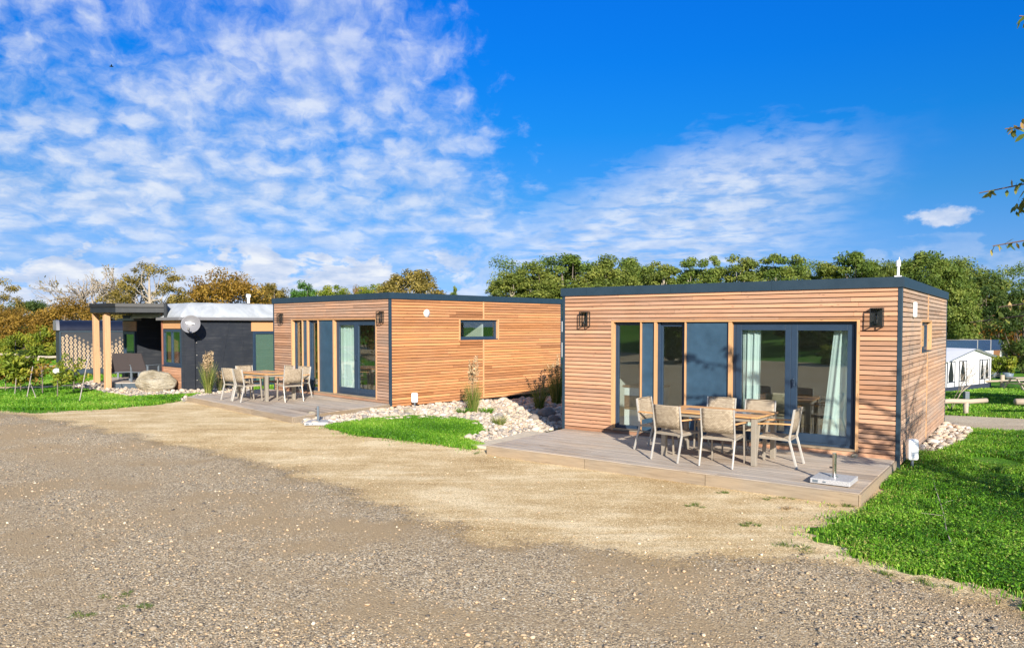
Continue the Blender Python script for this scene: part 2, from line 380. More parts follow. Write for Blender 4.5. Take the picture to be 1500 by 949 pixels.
# ------------------------------------------------------------------ mesh builder
class MB:
    def __init__(s): s.v = []; s.f = []; s.t = []; s.mi = []
    def add(s, vs, fs, tone=.5, mi=0):
        k = len(s.v); s.v += [tuple(v) for v in vs]
        for f in fs: s.f.append([i + k for i in f]); s.t.append(tone); s.mi.append(mi)
        return s
    def box(s, x0, x1, y0, y1, z0, z1, tone=None, mi=0):
        tone = random.random() if tone is None else tone
        vs = [(x0, y0, z0), (x1, y0, z0), (x1, y1, z0), (x0, y1, z0), (x0, y0, z1), (x1, y0, z1), (x1, y1, z1), (x0, y1, z1)]
        return s.add(vs, [(0, 3, 2, 1), (4, 5, 6, 7), (0, 1, 5, 4), (1, 2, 6, 5), (2, 3, 7, 6), (3, 0, 4, 7)], tone, mi)
    def bar(s, p0, p1, w, h, up=(0, 0, 1), tone=.5, mi=0):
        p0 = Vector(p0); p1 = Vector(p1); d = (p1 - p0).normalized(); u = Vector(up)
        if abs(d.dot(u)) > .98: u = Vector((0, 1, 0))
        a = d.cross(u).normalized() * (w / 2); b = a.cross(d).normalized() * (h / 2)
        vs = [p0 - a - b, p0 + a - b, p0 + a + b, p0 - a + b, p1 - a - b, p1 + a - b, p1 + a + b, p1 - a + b]
        return s.add(vs, [(3, 2, 1, 0), (4, 5, 6, 7), (0, 1, 5, 4), (1, 2, 6, 5), (2, 3, 7, 6), (3, 0, 4, 7)], tone, mi)
    def tube(s, pts, rad, n=8, tone=.5, mi=0, caps=True):
        pts = [Vector(p) for p in pts]
        if not hasattr(rad, '__len__'): rad = [rad] * len(pts)
        k = len(s.v)
        for i, p in enumerate(pts):
            d = (pts[min(i + 1, len(pts) - 1)] - pts[max(i - 1, 0)]).normalized()
            u = Vector((0, 0, 1)) if abs(d.z) < .9 else Vector((0, 1, 0))
            a = d.cross(u).normalized(); b = a.cross(d)
            for j in range(n):
                q = 2 * math.pi * j / n
                s.v.append(tuple(p + (a * math.cos(q) + b * math.sin(q)) * rad[i]))
        for i in range(len(pts) - 1):
            for j in range(n):
                s.f.append([k + i * n + j, k + i * n + (j + 1) % n, k + (i + 1) * n + (j + 1) % n, k + (i + 1) * n + j]); s.t.append(tone); s.mi.append(mi)
        if caps:
            s.f.append([k + j for j in range(n)][::-1]); s.t.append(tone); s.mi.append(mi)
            s.f.append([k + (len(pts) - 1) * n + j for j in range(n)]); s.t.append(tone); s.mi.append(mi)
        return s
    def prism(s, poly, z0, z1, tone=.5, mi=0):
        a = sum(poly[i][0] * poly[(i + 1) % len(poly)][1] - poly[(i + 1) % len(poly)][0] * poly[i][1] for i in range(len(poly)))
        if a < 0: poly = poly[::-1]
        n = len(poly)
        f0 = (lambda p: z0(*p)) if callable(z0) else (lambda p: z0)
        f1 = (lambda p: z1(*p)) if callable(z1) else (lambda p: z1)
        vs = [(*p, f0(p)) for p in poly] + [(*p, f1(p)) for p in poly]
        return s.add(vs, [tuple(range(n))[::-1], tuple(range(n, 2 * n))] + [(i, (i + 1) % n, n + (i + 1) % n, n + i) for i in range(n)], tone, mi)
    def lathe(s, prof, c=(0, 0, 0), n=20, tone=.5, mi=0):
        k = len(s.v)
        for r, z in prof:
            for j in range(n):
                q = 2 * math.pi * j / n; s.v.append((c[0] + r * math.cos(q), c[1] + r * math.sin(q), c[2] + z))
        for i in range(len(prof) - 1):
            for j in range(n):
                s.f.append([k + i * n + j, k + i * n + (j + 1) % n, k + (i + 1) * n + (j + 1) % n, k + (i + 1) * n + j]); s.t.append(tone); s.mi.append(mi)
        return s
    def build(s, name, mats, parent=None, loc=(0, 0, 0), rot=(0, 0, 0), smooth=False, bevel=0):
        me = bpy.data.meshes.new(name); me.from_pydata(s.v, [], s.f)
        if not isinstance(mats, (list, tuple)): mats = [mats]
        for m in mats: me.materials.append(m)
        if any(s.mi): me.polygons.foreach_set('material_index', s.mi)
        t = np.array(s.t, np.float32)
        me.attributes.new('tone', 'FLOAT', 'FACE').data.foreach_set('value', t)
        me.attributes.new('tone2', 'FLOAT', 'FACE').data.foreach_set('value', ((t * 7.31 + .17) % 1).astype(np.float32))
        if smooth: me.polygons.foreach_set('use_smooth', [True] * len(s.f))
        me.update()
        o = bpy.data.objects.new(name, me); COL.objects.link(o)
        o.location = loc; o.rotation_euler = rot
        if parent: o.parent = parent
        if bevel:
            md = o.modifiers.new('edge', 'BEVEL'); md.width = bevel; md.segments = 2; md.limit_method = 'ANGLE'
        return o

def np_mesh(name, V, F, mat, tone=None, smooth=False, parent=None, attrs=None):
    """fast mesh from arrays; F is (n,3) or (n,4); tone per face"""
    me = bpy.data.meshes.new(name)
    V = np.ascontiguousarray(V, np.float32); F = np.ascontiguousarray(F, np.int32)
    k = F.shape[1]; n = len(F)
    me.vertices.add(len(V)); me.vertices.foreach_set('co', V.ravel())
    me.loops.add(n * k); me.loops.foreach_set('vertex_index', F.ravel())
    me.polygons.add(n); me.polygons.foreach_set('loop_start', np.arange(0, n * k, k, dtype=np.int32))
    if smooth: me.polygons.foreach_set('use_smooth', np.ones(n, bool))
    if tone is not None: me.attributes.new('tone', 'FLOAT', 'FACE').data.foreach_set('value', np.asarray(tone, np.float32))
    for kk, vv in (attrs or {}).items(): me.attributes.new(kk, 'FLOAT', 'POINT').data.foreach_set('value', np.asarray(vv, np.float32))
    me.materials.append(mat); me.update(calc_edges=True); me.validate()
    o = bpy.data.objects.new(name, me); COL.objects.link(o)
    if parent: o.parent = parent
    return o

def empty(name, loc=(0, 0, 0), rz=0):
    o = bpy.data.objects.new(name, None); COL.objects.link(o)
    o.empty_display_size = .2; o.location = loc; o.rotation_euler = (0, 0, rz)
    return o

def tag(o, label, cat, group=None):
    o['label'] = label; o['category'] = cat
    if group: o['group'] = group
    return o

def structure(o): o['kind'] = 'structure'; return o
def stuff(o): o['kind'] = 'stuff'; return o

def copy_tree(o, parent=None):
    c = o.copy(); COL.objects.link(c)
    if parent: c.parent = parent
    for ch in list(o.children): copy_tree(ch, c)
    return c

def inside(P, poly):
    x, y = P[:, 0], P[:, 1]; r = np.zeros(len(P), bool); n = len(poly)
    for i in range(n):
        x0, y0 = poly[i][:2]; x1, y1 = poly[(i + 1) % n][:2]
        if y0 == y1: continue
        c = ((y0 > y) != (y1 > y)) & (x < (x1 - x0) * (y - y0) / (y1 - y0) + x0)
        r ^= c
    return r

def ragged(poly, step=.2, amp=.1):
    out = []
    for i in range(len(poly)):
        a = np.array(poly[i][:2]); b = np.array(poly[(i + 1) % len(poly)][:2]); L = np.linalg.norm(b - a)
        k = max(1, int(L / step)); nr = np.array([-(b - a)[1], (b - a)[0]]) / max(L, 1e-6)
        for j in range(k):
            p = a + (b - a) * j / k
            w = amp * (math.sin(p[0] * 3.1 + p[1] * 2.3) * .5 + math.sin(p[0] * 7.7 - p[1] * 9.1) * .3 + random.uniform(-.5, .5))
            out.append(tuple(p + nr * w))
    return out

def sheet(name, poly, dz, mat, step=.25, amp=.08, grid=1.0):
    poly = ragged(poly, step, amp) if amp else [tuple(p[:2]) for p in poly]
    xs = [p[0] for p in poly]; ys = [p[1] for p in poly]
    gx, gy = np.meshgrid(np.arange(min(xs), max(xs), grid), np.arange(min(ys), max(ys), grid))
    G = np.stack([gx.ravel(), gy.ravel()], 1); G = G[inside(G, poly)]
    vs = [Vector(p) for p in poly] + [Vector(map(float, g)) for g in G]
    ed = [(i, (i + 1) % len(poly)) for i in range(len(poly))]
    res = delaunay_2d_cdt(vs, ed, [], 1, 1e-4)
    V = np.array([(v.x, v.y) for v in res[0]]); V = np.column_stack([V, T(V[:, 0], V[:, 1]) + dz])
    F = []
    for f in res[2]:
        f = list(f)
        a, b, c = (V[i] for i in f[:3])
        if (b[0] - a[0]) * (c[1] - a[1]) - (b[1] - a[1]) * (c[0] - a[0]) < 0: f = f[::-1]
        F.append(f)
    o = np_mesh(name, V, np.array(F), mat)
    return structure(o)

# ------------------------------------------------------------------ survey of the place
AX, AY, ATH, L_, W_ = 6.0973, 11.5694, .6217, 6.1774, 6.7549
BX, BY, BZ, BTH = -3.1633, 19.1109, .0955, .7783
uA = np.array([math.cos(ATH), -math.sin(ATH)]); vA = np.array([math.sin(ATH), math.cos(ATH)])
uB = np.array([math.cos(BTH), -math.sin(BTH)]); vB = np.array([math.sin(BTH), math.cos(BTH)])
A0 = np.array([AX, AY]) - uA * L_          # front left corner of the right cabin
B0 = np.array([BX, BY]) - uB * L_
def fa(x, y): return tuple(A0 + uA * x + vA * y)
def fb(x, y): return tuple(B0 + uB * x + vB * y)

deckA_poly = [fa(.02, -2.62), fa(L_ - .04, -2.86), fa(L_ - .04, 0), fa(.02, 0)]
pB = [at(275, 582, .12), at(430, 612, .12)]
deckB_poly = [pB[0][:2], pB[1][:2], fb(L_ - .02, 0), fb(-.6, 0)]
cabA_poly = [fa(0, 0), fa(L_, 0), fa(L_, W_), fa(0, W_)]
cabB_poly = [fb(0, 0), fb(L_, 0), fb(L_, W_), fb(0, W_)]

gravel_edge = [(-60, 33), (-30, 24.5), at(0, 606), at(100, 621), at(250, 652), at(390, 682), at(500, 722), at(600, 760), at(700, 790), at(800, 801), at(900, 812), at(1050, 822), at(1180, 825), at(1280, 848), at(1500, 890), (6, 4.2), (14, -2)]
gravel_edge = [p[:2] for p in gravel_edge]
lawnL_edge = [at(-260, 604), at(0, 602), at(60, 605), at(150, 600), at(220, 594), at(262, 588)]
lawnR_edge = [at(1262, 746), at(1215, 762), at(1195, 778), at(1205, 793), at(1240, 812), at(1300, 834), at(1380, 850), at(1440, 862), at(1500, 878)]
patch_poly = [at(*q)[:2] for q in [(476, 626), (520, 638), (580, 645), (640, 652), (692, 659), (712, 655), (690, 648), (676, 642), (712, 634), (700, 620), (660, 614), (600, 612), (540, 616)]]
bed_main = [at(*q)[:2] for q in [(433, 614), (450, 624), (490, 624), (520, 620), (600, 616), (680, 618), (712, 634), (682, 642), (690, 650), (712, 657), (735, 655), (760, 645), (830, 626)]] + [fa(0, 0), fa(0, W_), fb(L_, W_), fb(L_, 0), fb(L_, -.2)]
bed_C = [at(*q)[:2] for q in [(104, 570), (112, 564), (135, 558), (170, 562), (250, 562), (300, 572), (345, 566), (372, 564), (366, 580), (280, 585), (268, 589), (262, 584), (300, 577), (240, 580), (190, 582), (160, 577), (128, 571)]]
bed_A = [fa(L_, 2.1), at(1375, 662)[:2], at(1412, 645)[:2], at(1424, 630)[:2], at(1400, 624)[:2], fa(L_, 6.7)]
path_R = [fa(L_, 7.1), at(1384, 627)[:2], at(1440, 630)[:2], at(1500, 633)[:2], (30, 15.0), (30, 17.2), at(1500, 614)[:2], at(1440, 611)[:2], at(1384, 608)[:2], (9, 20), (3, 25), (1.5, 23)]
path_L = [at(-120, 572)[:2], at(0, 571)[:2], at(60, 570)[:2], at(112, 567)[:2], at(112, 563)[:2], at(60, 566)[:2], at(0, 567)[:2], at(-120, 567)[:2]]
path_far = [at(-60, 542)[:2], at(0, 541)[:2], at(88, 538)[:2], at(150, 537)[:2], at(150, 534.5)[:2], at(60, 535.5)[:2], at(0, 537)[:2], at(-60, 537)[:2]]
sand_poly = [p[:2] for p in lawnL_edge] + [at(272, 585)[:2], fb(0.5, -1.0), fb(L_, -.6), fb(L_ + .2, -.1), at(540, 618)[:2], at(600, 620)[:2], at(690, 640)[:2], at(730, 646)[:2], fa(1, -1), fa(L_ - .5, -1), fa(L_ + .1, -1.7)] + [p[:2] for p in lawnR_edge] + \
    [(3.6, 5.2), (1.0, 6.0), (-1.5, 6.4), (-3.5, 8.6), (-7, 12), (-12, 16.5), (-20, 19)]

# ------------------------------------------------------------------ ground
def axis(lim, fine, step):
    a = list(np.arange(-fine, fine + .1, step)); d = step
    while a[-1] < lim:
        d *= 1.35; a.append(a[-1] + d); a.insert(0, a[0] - d)
    return np.array(a)
gx = axis(900, 56, 1.0); gy = axis(900, 62, 1.0)
X, Y = np.meshgrid(gx, gy); nx, ny = len(gx), len(gy)
V = np.column_stack([X.ravel(), Y.ravel(), T(X, Y).ravel() - .004])
I = np.arange(nx * ny).reshape(ny, nx)
F = np.column_stack([I[:-1, :-1].ravel(), I[:-1, 1:].ravel(), I[1:, 1:].ravel(), I[1:, :-1].ravel()])
structure(np_mesh('ground', V, F, M['ground'], smooth=True))

sheet('sand_forecourt', sand_poly, .006, M['sand'], .10, .16, 1.2)
sheet('stone_bed', bed_main, .014, M['bedbase'], .25, .05)
sheet('stone_bed', bed_C, .014, M['bedbase'], .25, .06)
sheet('stone_bed', bed_A, .014, M['bedbase'], .25, .06)
sheet('path', path_R, .010, M['path'], .3, .06)
sheet('path', path_L, .010, M['sand'], .3, .06)
sheet('path', path_far, .010, M['path'], .3, .08)
# small lawn by the middle cabin
sheet('lawn', patch_poly, .018, M['ground'], .1, .06, .5)

def track(off, x):
    w_ = off + .25 * np.sin(x * .45) 
    return np.exp(-((w_ - 2.0) / .28) ** 2) + np.exp(-((w_ - 3.6) / .28) ** 2) + .8 * np.exp(-((w_ - 5.6) / .3) ** 2)
# gravel yard: strip mesh that follows its edge, stones thinning at the rim
pts = []
for i in range(len(gravel_edge) - 1):
    a = np.array(gravel_edge[i]); b = np.array(gravel_edge[i + 1]); k = max(1, int(np.linalg.norm(b - a) / .35))
    for j in range(k): pts.append(a + (b - a) * j / k)
pts = np.array(pts)
GN = np.array([-.55, -.835])
offs = np.array([-1.1, -.5, 0, .25, .5, 1, 1.4, 1.7, 2.0, 2.3, 2.7, 3.1, 3.4, 3.7, 4.0, 4.5, 5.0, 5.3, 5.6, 5.9, 6.3, 7, 8, 12, 17, 23, 28])
VV = (pts[None] + GN[None, None] * offs[:, None, None])
V = VV.reshape(-1, 2); V = np.column_stack([V, T(V[:, 0], V[:, 1]) + .012])
nj = len(pts); I = np.arange(len(offs) * nj).reshape(len(offs), nj)
F = np.column_stack([I[:-1, :-1].ravel(), I[1:, :-1].ravel(), I[1:, 1:].ravel(), I[:-1, 1:].ravel()])
edge = np.repeat(np.clip(.5 + offs * .95, -.5, 2.2), nj)
structure(np_mesh('gravel_yard', V, F, M['gravel'], attrs={'edge': edge, 'track': track(np.repeat(offs, nj), V[:, 0])}))
def gravel_off(P):
    """signed distance-like: > 0 inside the gravel"""
    tdir = np.array([.835, -.55])
    pe = np.array(gravel_edge); te = pe @ tdir; oe = pe @ GN
    return P @ GN - np.interp(P @ tdir, te, oe)

# ------------------------------------------------------------------ loose stones, pebbles, grass
def ico(level):
    import bmesh
    bm = bmesh.new(); bmesh.ops.create_icosphere(bm, subdivisions=level, radius=1)
    v = np.array([x.co[:] for x in bm.verts]); f = np.array([[q.index for q in y.verts] for y in bm.faces]); bm.free()
    return v, f
def scatter_stones(name, P, size, mat, level=1, tone=None, flat=.6, rough=.25, sink=.3, smooth=True):
    bv, bf = ico(level); n = len(P); k = len(bv)
    V = np.repeat(bv[None], n, 0) * (1 + rng.normal(0, rough * .5, (n, k, 1)) * (1 if level == 1 else .45))
    sc = np.stack([rng.uniform(.75, 1.35, n), rng.uniform(.65, 1.05, n), rng.uniform(flat * .6, flat * 1.2, n)], 1)
    V *= sc[:, None]
    tilt = rng.normal(0, .25, n); ct, st_ = np.cos(tilt), np.sin(tilt)
    y, z = V[..., 1] * ct[:, None] - V[..., 2] * st_[:, None], V[..., 1] * st_[:, None] + V[..., 2] * ct[:, None]
    V[..., 1], V[..., 2] = y, z
    a = rng.uniform(0, 6.28, n); ca, sa = np.cos(a), np.sin(a)
    x, y = V[..., 0] * ca[:, None] - V[..., 1] * sa[:, None], V[..., 0] * sa[:, None] + V[..., 1] * ca[:, None]
    V[..., 0], V[..., 1] = x, y
    V *= (size / 2)[:, None, None]
    zz = P[:, 2] if P.shape[1] > 2 else T(P[:, 0], P[:, 1])
    V[..., 0] += P[:, 0, None]; V[..., 1] += P[:, 1, None]; V[..., 2] += (zz + (size / 2) * flat * (1 - sink))[:, None]
    F = (bf[None] + (np.arange(n) * k)[:, None, None]).reshape(-1, 3)
    tone = rng.uniform(0, 1, n) if tone is None else tone
    return stuff(np_mesh(name, V.reshape(-1, 3), F, mat, np.repeat(tone, len(bf)), smooth))

# pebbles on the gravel yard
def in_view(P, m=1.5): return (np.abs(P[:, 0]) < .72 * P[:, 1] + m)
N = 150000
d = 4.6 + (20 - 4.6) * rng.random(N) ** 1.9; x = (rng.random(N) * 2 - 1) * (.72 * d + .8)
P = np.column_stack([x, d]); go = gravel_off(P)
keep = (rng.random(N) < np.clip((go + .6) / 1.2, 0, 1) ** 1.5)
thin = np.array([math.sin(a * .9 + 1.3 * math.sin(b * .7)) * math.sin(b * 1.1 + a * .4) for a, b in P])
keep &= rng.random(N) < np.clip((.45 + .35 * thin) * (1 - .75 * np.clip(track(go, P[:, 0]), 0, 1)), .04, 1)
P = P[keep]; n = len(P)
P = P[:90000]; n = len(P)
size = np.clip(rng.lognormal(math.log(.0115), .52, n), .005, .048)
tn = np.clip(rng.beta(1.3, 1.5, n), 0, 1)
scatter_stones('gravel_pebbles', np.column_stack([P, T(P[:, 0], P[:, 1]) + .012]), size, M['pebbles'], 1, tn, .55, .45, .35, False)
# crumbs on the sand
N = 9000
d = 6.5 + 13 * rng.random(N) ** 1.4; x = (rng.random(N) * 2 - 1) * (.72 * d)
P = np.column_stack([x, d]); P = P[inside(P, sand_poly) & (gravel_off(P) < 0)]
P = P[~inside(P, deckA_poly) & ~inside(P, deckB_poly) & ~inside(P, patch_poly)]
P = P[rng.random(len(P)) < np.where(gravel_off(P) > -.9, 1, .28)]
scatter_stones('sand_pebbles', np.column_stack([P, T(P[:, 0], P[:, 1]) + .006]), np.clip(rng.lognormal(math.log(.013), .45, len(P)), .006, .04), M['pebbles'], 1, rng.uniform(.3, 1, len(P)), .55, .45, .35, False)

# river stones
def bed_points(poly, n, avoid=()):
    xs = [p[0] for p in poly]; ys = [p[1] for p in poly]
    P = np.column_stack([rng.uniform(min(xs), max(xs), n), rng.uniform(min(ys), max(ys), n)])
    k = inside(P, poly)
    for a in avoid: k &= ~inside(P, a)
    return P[k]
slab_poly = [fa(-.12, -.15), fa(-.75, -.15), fa(-.62, -2.3), fa(-.05, -2.3)]
ST = [bed_points(bed_main, 27000, (cabA_poly, cabB_poly, slab_poly, deckA_poly, deckB_poly)), bed_points(bed_C, 3600, (deckB_poly,)), bed_points(bed_A, 3400, (cabA_poly,))]
P = np.concatenate(ST); P = P[in_view(P, 1)]
n = len(P); size = np.clip(rng.lognormal(math.log(.062), .42, n), .03, .22)
lift = np.abs(rng.normal(0, .010, n))
scatter_stones('river_stones', np.column_stack([P, T(P[:, 0], P[:, 1]) + .014 + lift]), size, M['stones'], 2, None, .62, .22, .35)

# grass blades
def blades(P, h, w, tone, zoff):
    n = len(P); a = rng.uniform(0, 6.28, n); lean = rng.uniform(.15, .8, n); b = rng.uniform(0, 6.28, n)
    z0 = T(P[:, 0], P[:, 1]) + zoff
    dx, dy = np.cos(a) * w / 2, np.sin(a) * w / 2
    lx, ly = np.cos(b) * lean * h, np.sin(b) * lean * h
    V = np.zeros((n, 5, 3))
    V[:, 0] = np.column_stack([P[:, 0] - dx, P[:, 1] - dy, z0]); V[:, 1] = np.column_stack([P[:, 0] + dx, P[:, 1] + dy, z0])
    V[:, 2] = np.column_stack([P[:, 0] + dx * .8 + lx * .35, P[:, 1] + dy * .8 + ly * .35, z0 + h * .6]); V[:, 3] = np.column_stack([P[:, 0] - dx * .8 + lx * .35, P[:, 1] - dy * .8 + ly * .35, z0 + h * .6])
    V[:, 4] = np.column_stack([P[:, 0] + lx, P[:, 1] + ly, z0 + h * (1 - .35 * lean)])
    base = (np.arange(n) * 5)[:, None]
    F = np.concatenate([base + np.array([0, 1, 2]), base + np.array([0, 2, 3]), base + np.array([3, 2, 4])])
    return V.reshape(-1, 3), F, np.concatenate([tone, tone, tone])
def clover(P, h, s, tone, zoff):
    n = len(P); a = rng.uniform(0, 6.28, n); z0 = T(P[:, 0], P[:, 1]) + zoff + h
    t1 = rng.normal(0, .35, n); t2 = rng.normal(0, .35, n)
    V = np.zeros((n, 4, 3))
    for k, (r, q) in enumerate([(1, 0), (.8, 1.57), (1, 3.14), (.8, 4.71)]):
        cx, cy = np.cos(a + q) * r * s, np.sin(a + q) * r * s
        V[:, k] = np.column_stack([P[:, 0] + cx, P[:, 1] + cy, z0 + cx * t1 + cy * t2])
    base = (np.arange(n) * 4)[:, None]
    return V.reshape(-1, 3), np.concatenate([base + np.array([0, 1, 2]), base + np.array([0, 2, 3])]), np.concatenate([tone, tone])
def lawn_mask(P, m):
    k = in_view(P, m)
    for pl in (sand_poly, bed_main, bed_C, bed_A, path_R, path_L, path_far, deckA_poly, deckB_poly, cabA_poly, cabB_poly): k &= ~inside(P, pl)
    k &= gravel_off(P) < .12
    return k
def ntone(P, s=1.0):
    f = .47 + .10 * np.sin(P[:, 0] * .9 * s + 2 * np.sin(P[:, 1] * .6 * s)) + .20 * np.sin(P[:, 0] * 2.1 * s + 1.7 * np.sin(P[:, 1] * 1.3 * s)) * np.sin(P[:, 1] * 2.6 * s + P[:, 0] * .7)
    return np.clip(f + rng.normal(0, .2, len(P)) - .04, 0, .93)
parts = []
def addg(tup):
    off = sum(len(p[0]) for p in parts); parts.append((tup[0], tup[1] + off, tup[2]))
# right lawn, near
N = 330000
d = 5.6 + 13.5 * rng.random(N) ** 1.35; x = 2.6 + (.74 * d + 3.2 - 2.6) * rng.random(N)
P = np.column_stack([x, d]); P = P[lawn_mask(P, 3.4)]; P = P[P[:, 0] > 2.5]
bare = (np.hypot(P[:, 0] - 8.2, (P[:, 1] - 12.4) * .8) < .35 + .12 * rng.random(len(P))) | (np.hypot((P[:, 0] - 4.2) * .6, P[:, 1] - 6.2) < .25 * rng.random(len(P)))
for bx0, by0, br0 in ((5.6, 9.6, .22), (4.6, 7.7, .18), (6.6, 8.6, .15), (7.6, 11.2, .3), (5.2, 6.9, .25), (9.3, 13.4, .35), (6.9, 10.0, .16), (4.0, 8.4, .16)):
    q_ = np.hypot((P[:, 0] - bx0) * .7, P[:, 1] - by0); bare |= q_ < br0 * (.5 + .6 * rng.random(len(P)))
P = P[~bare]
ed_ = np.array([q[:2] for q in lawnR_edge]); dmin = np.full(len(P), 9.)
for a, b in zip(ed_, ed_[1:]):
    u_ = np.clip(((P - a) @ (b - a)) / ((b - a) @ (b - a)), 0, 1); dmin = np.minimum(dmin, np.linalg.norm(P - a - u_[:, None] * (b - a), axis=1))
wob = .5 + .5 * np.sin(P[:, 0] * 4.3 + 1.7 * np.sin(P[:, 1] * 3.1)) * np.sin(P[:, 1] * 5.2 - P[:, 0] * 2.2)
P = P[rng.random(len(P)) < np.clip(.08 + dmin / (.15 + .75 * wob), 0, 1)]
k = len(P); print('near lawn', k)
dd = P[:, 1]
tn = ntone(P); dry = np.sin(P[:, 0] * 1.7 + 1.1 * np.sin(P[:, 1] * 2.3)) * np.sin(P[:, 1] * 1.9 - P[:, 0] * .8); tn = np.clip(tn + .16 * np.clip(dry, -.6, 1), 0, .93); tn[rng.random(k) < .03 + .30 * np.clip(dry - .35, 0, 1)] = 1
addg(blades(P, rng.uniform(.025, .07, k) * (.7 + .6 * np.clip(ntone(P, 1.7), 0, 1)) * (1 + .02 * dd), .0065 + .0006 * dd, tn, 0))
TC = P[rng.integers(0, k, 160)]; TQ = np.repeat(TC, 60, 0) + rng.normal(0, .035, (9600, 2)); tt_ = np.repeat(rng.random(160), 60) * .75 + rng.normal(0, .08, 9600)
addg(blades(TQ, rng.uniform(.06, .14, 9600), np.full(9600, .010), np.clip(tt_, 0, .95), 0))
Q = P[rng.random(k) < .95]; addg(clover(Q + rng.normal(0, .01, Q.shape), rng.uniform(.02, .075, len(Q)), rng.uniform(.007, .016, len(Q)), np.clip(ntone(Q) * 1.1 + rng.normal(0, .15, len(Q)), 0, .93), 0))
# thin straggling blades over the lawn rims
rim = []
for e_ in (lawnR_edge, lawnL_edge, patch_poly):
    e_ = [q[:2] for q in e_]
    for a, b in zip(e_, e_[1:]):
        a, b = np.array(a), np.array(b); n_ = int(np.linalg.norm(b - a) * 260); tt = rng.random(n_)[:, None]
        cl_ = rng.random(n_) < .5
        rim.append(a + (b - a) * tt + rng.normal(0, .13, (n_, 2)) * np.where(cl_, 1.3, .6)[:, None])
P = np.concatenate(rim); P = P[np.sin(P[:, 0] * 5.1 + 2 * np.sin(P[:, 1] * 3.7)) + np.sin(P[:, 1] * 7.3) > -.5]; k = len(P)
tn = ntone(P); tn[rng.random(k) < .10] = 1
addg(blades(P, rng.uniform(.025, .07, k), np.full(k, .010), tn, .006))
# small lawn patch
P = bed_points(patch_poly, 90000); k = len(P); edge_keep = rng.random(k) < .95
addg(blades(P, rng.uniform(.04, .09, k), np.full(k, .014), np.clip(ntone(P) + .08, 0, .95), .018))
# left lawn
N = 210000
d = 19 + 26 * rng.random(N) ** 1.6; x = -.74 * d + (rng.random(N)) * (.52 * d)
P = np.column_stack([x, d]); P = P[lawn_mask(P, 1)]; k = len(P); print('left lawn', k)
addg(blades(P, rng.uniform(.05, .10, k), .012 + .0009 * P[:, 1], np.clip(ntone(P, .6) + .03, 0, .95), 0))
# right lawn, beyond the path
N = 60000
d = 17 + 30 * rng.random(N) ** 1.5; x = d * (.5 + .26 * rng.random(N))
P = np.column_stack([x, d]); P = P[lawn_mask(P, 1)]; k = len(P)
addg(blades(P, rng.uniform(.05, .09, k), .012 + .0009 * P[:, 1], np.clip(ntone(P, .6) + .1, 0, .95), 0))
V = np.concatenate([p[0] for p in parts]); F = np.concatenate([p[1] for p in parts]); tn = np.concatenate([p[2] for p in parts])
stuff(np_mesh('lawn_grass', V, F, M['grass'], tn))

# ------------------------------------------------------------------ cabins A and B
PITCHB, GAP = .0785, .0135
def split(intervals, a, b):
    out = []
    for x0, x1 in intervals:
        if b <= x0 or a >= x1: out.append((x0, x1)); continue
        if a > x0: out.append((x0, a))
        if b < x1: out.append((b, x1))
    return out
def clad_wall(parent, Lw, z0, z1, holes, mat, loc, rz, joints=(), base=.12):
    """one timber wall: horizontal boards with open joints on black felt; local x along the wall, outside is -y"""
    mb = MB()
    # backing, cut round the openings
    zs = sorted({z0, z1, *[h[2] for h in holes], *[h[3] for h in holes]})
    for za, zb in zip(zs, zs[1:]):
        iv = [(0, Lw)]
        for h in holes:
            if h[2] < zb - 1e-6 and h[3] > za + 1e-6: iv = split(iv, h[0], h[1])
        for a, b in iv: mb.box(a, b, .012, base, za, zb, .5, 1)
    z = z0
    while z < z1 - .02:
        zt = min(z + PITCHB - GAP, z1)
        segs = [((0.004, Lw - .004), z, zt)]
        for h in holes:
            new = []
            for (iv, a, b) in segs:
                if h[3] <= a + 1e-6 or h[2] >= b - 1e-6 or h[0] >= iv[1] or h[1] <= iv[0]: new.append((iv, a, b)); continue
                for q in split([iv], h[0], h[1]): new.append((q, a, b))
                if h[2] > a + .015: new.append(((max(iv[0], h[0]), min(iv[1], h[1])), a, h[2] - .004))
                if h[3] < b - .015: new.append(((max(iv[0], h[0]), min(iv[1], h[1])), h[3] + .004, b))
            segs = new
        for (x0, x1), a, b in segs:
            cuts = [x0]
            cut = x0 + random.uniform(1.2, 4.5)
            while cut < x1 - .5: cuts.append(cut); cut += random.uniform(2.4, 4.2)
            for jx in joints:
                if x0 + .05 < jx < x1 - .05: cuts = [c for c in cuts if abs(c - jx) > .3] + [jx]
            cuts = sorted(cuts) + [x1]
            for c0, c1 in zip(cuts, cuts[1:]):
                dpt = random.uniform(0, .004)
                g = .0015
                y0 = -.022 - dpt
                # board with a softened lower/upper edge
                tone = min(1, max(0, random.gauss(.5, .27)))
                vs = []
                for xx in (c0 + g, c1 - g):
                    vs += [(xx, .011, a), (xx, y0 + .005, a), (xx, y0, a + .006), (xx, y0, b - .006), (xx, y0 + .005, b), (xx, .011, b)]
                fs = [(i, i + 6, (i + 1) % 6 + 6, (i + 1) % 6) for i in range(6)] + [(5, 4, 3, 2, 1, 0), (6, 7, 8, 9, 10, 11)]
                mb.add(vs, fs, tone, 0)
        z += PITCHB
    return mb.build('wall', [mat, M['felt']], parent, loc, (0, 0, rz))

def frame_ring(mb, x0, x1, z0, z1, y0, y1, w, wb=None):
    wb = wb or w
    mb.box(x0, x0 + w, y0, y1, z0, z1, .5); mb.box(x1 - w, x1, y0, y1, z0, z1, .5)
    mb.box(x0 + w, x1 - w, y0 + .001, y1 - .001, z1 - w, z1, .5); mb.box(x0 + w, x1 - w, y0 + .001, y1 - .001, z0, z0 + wb, .5)

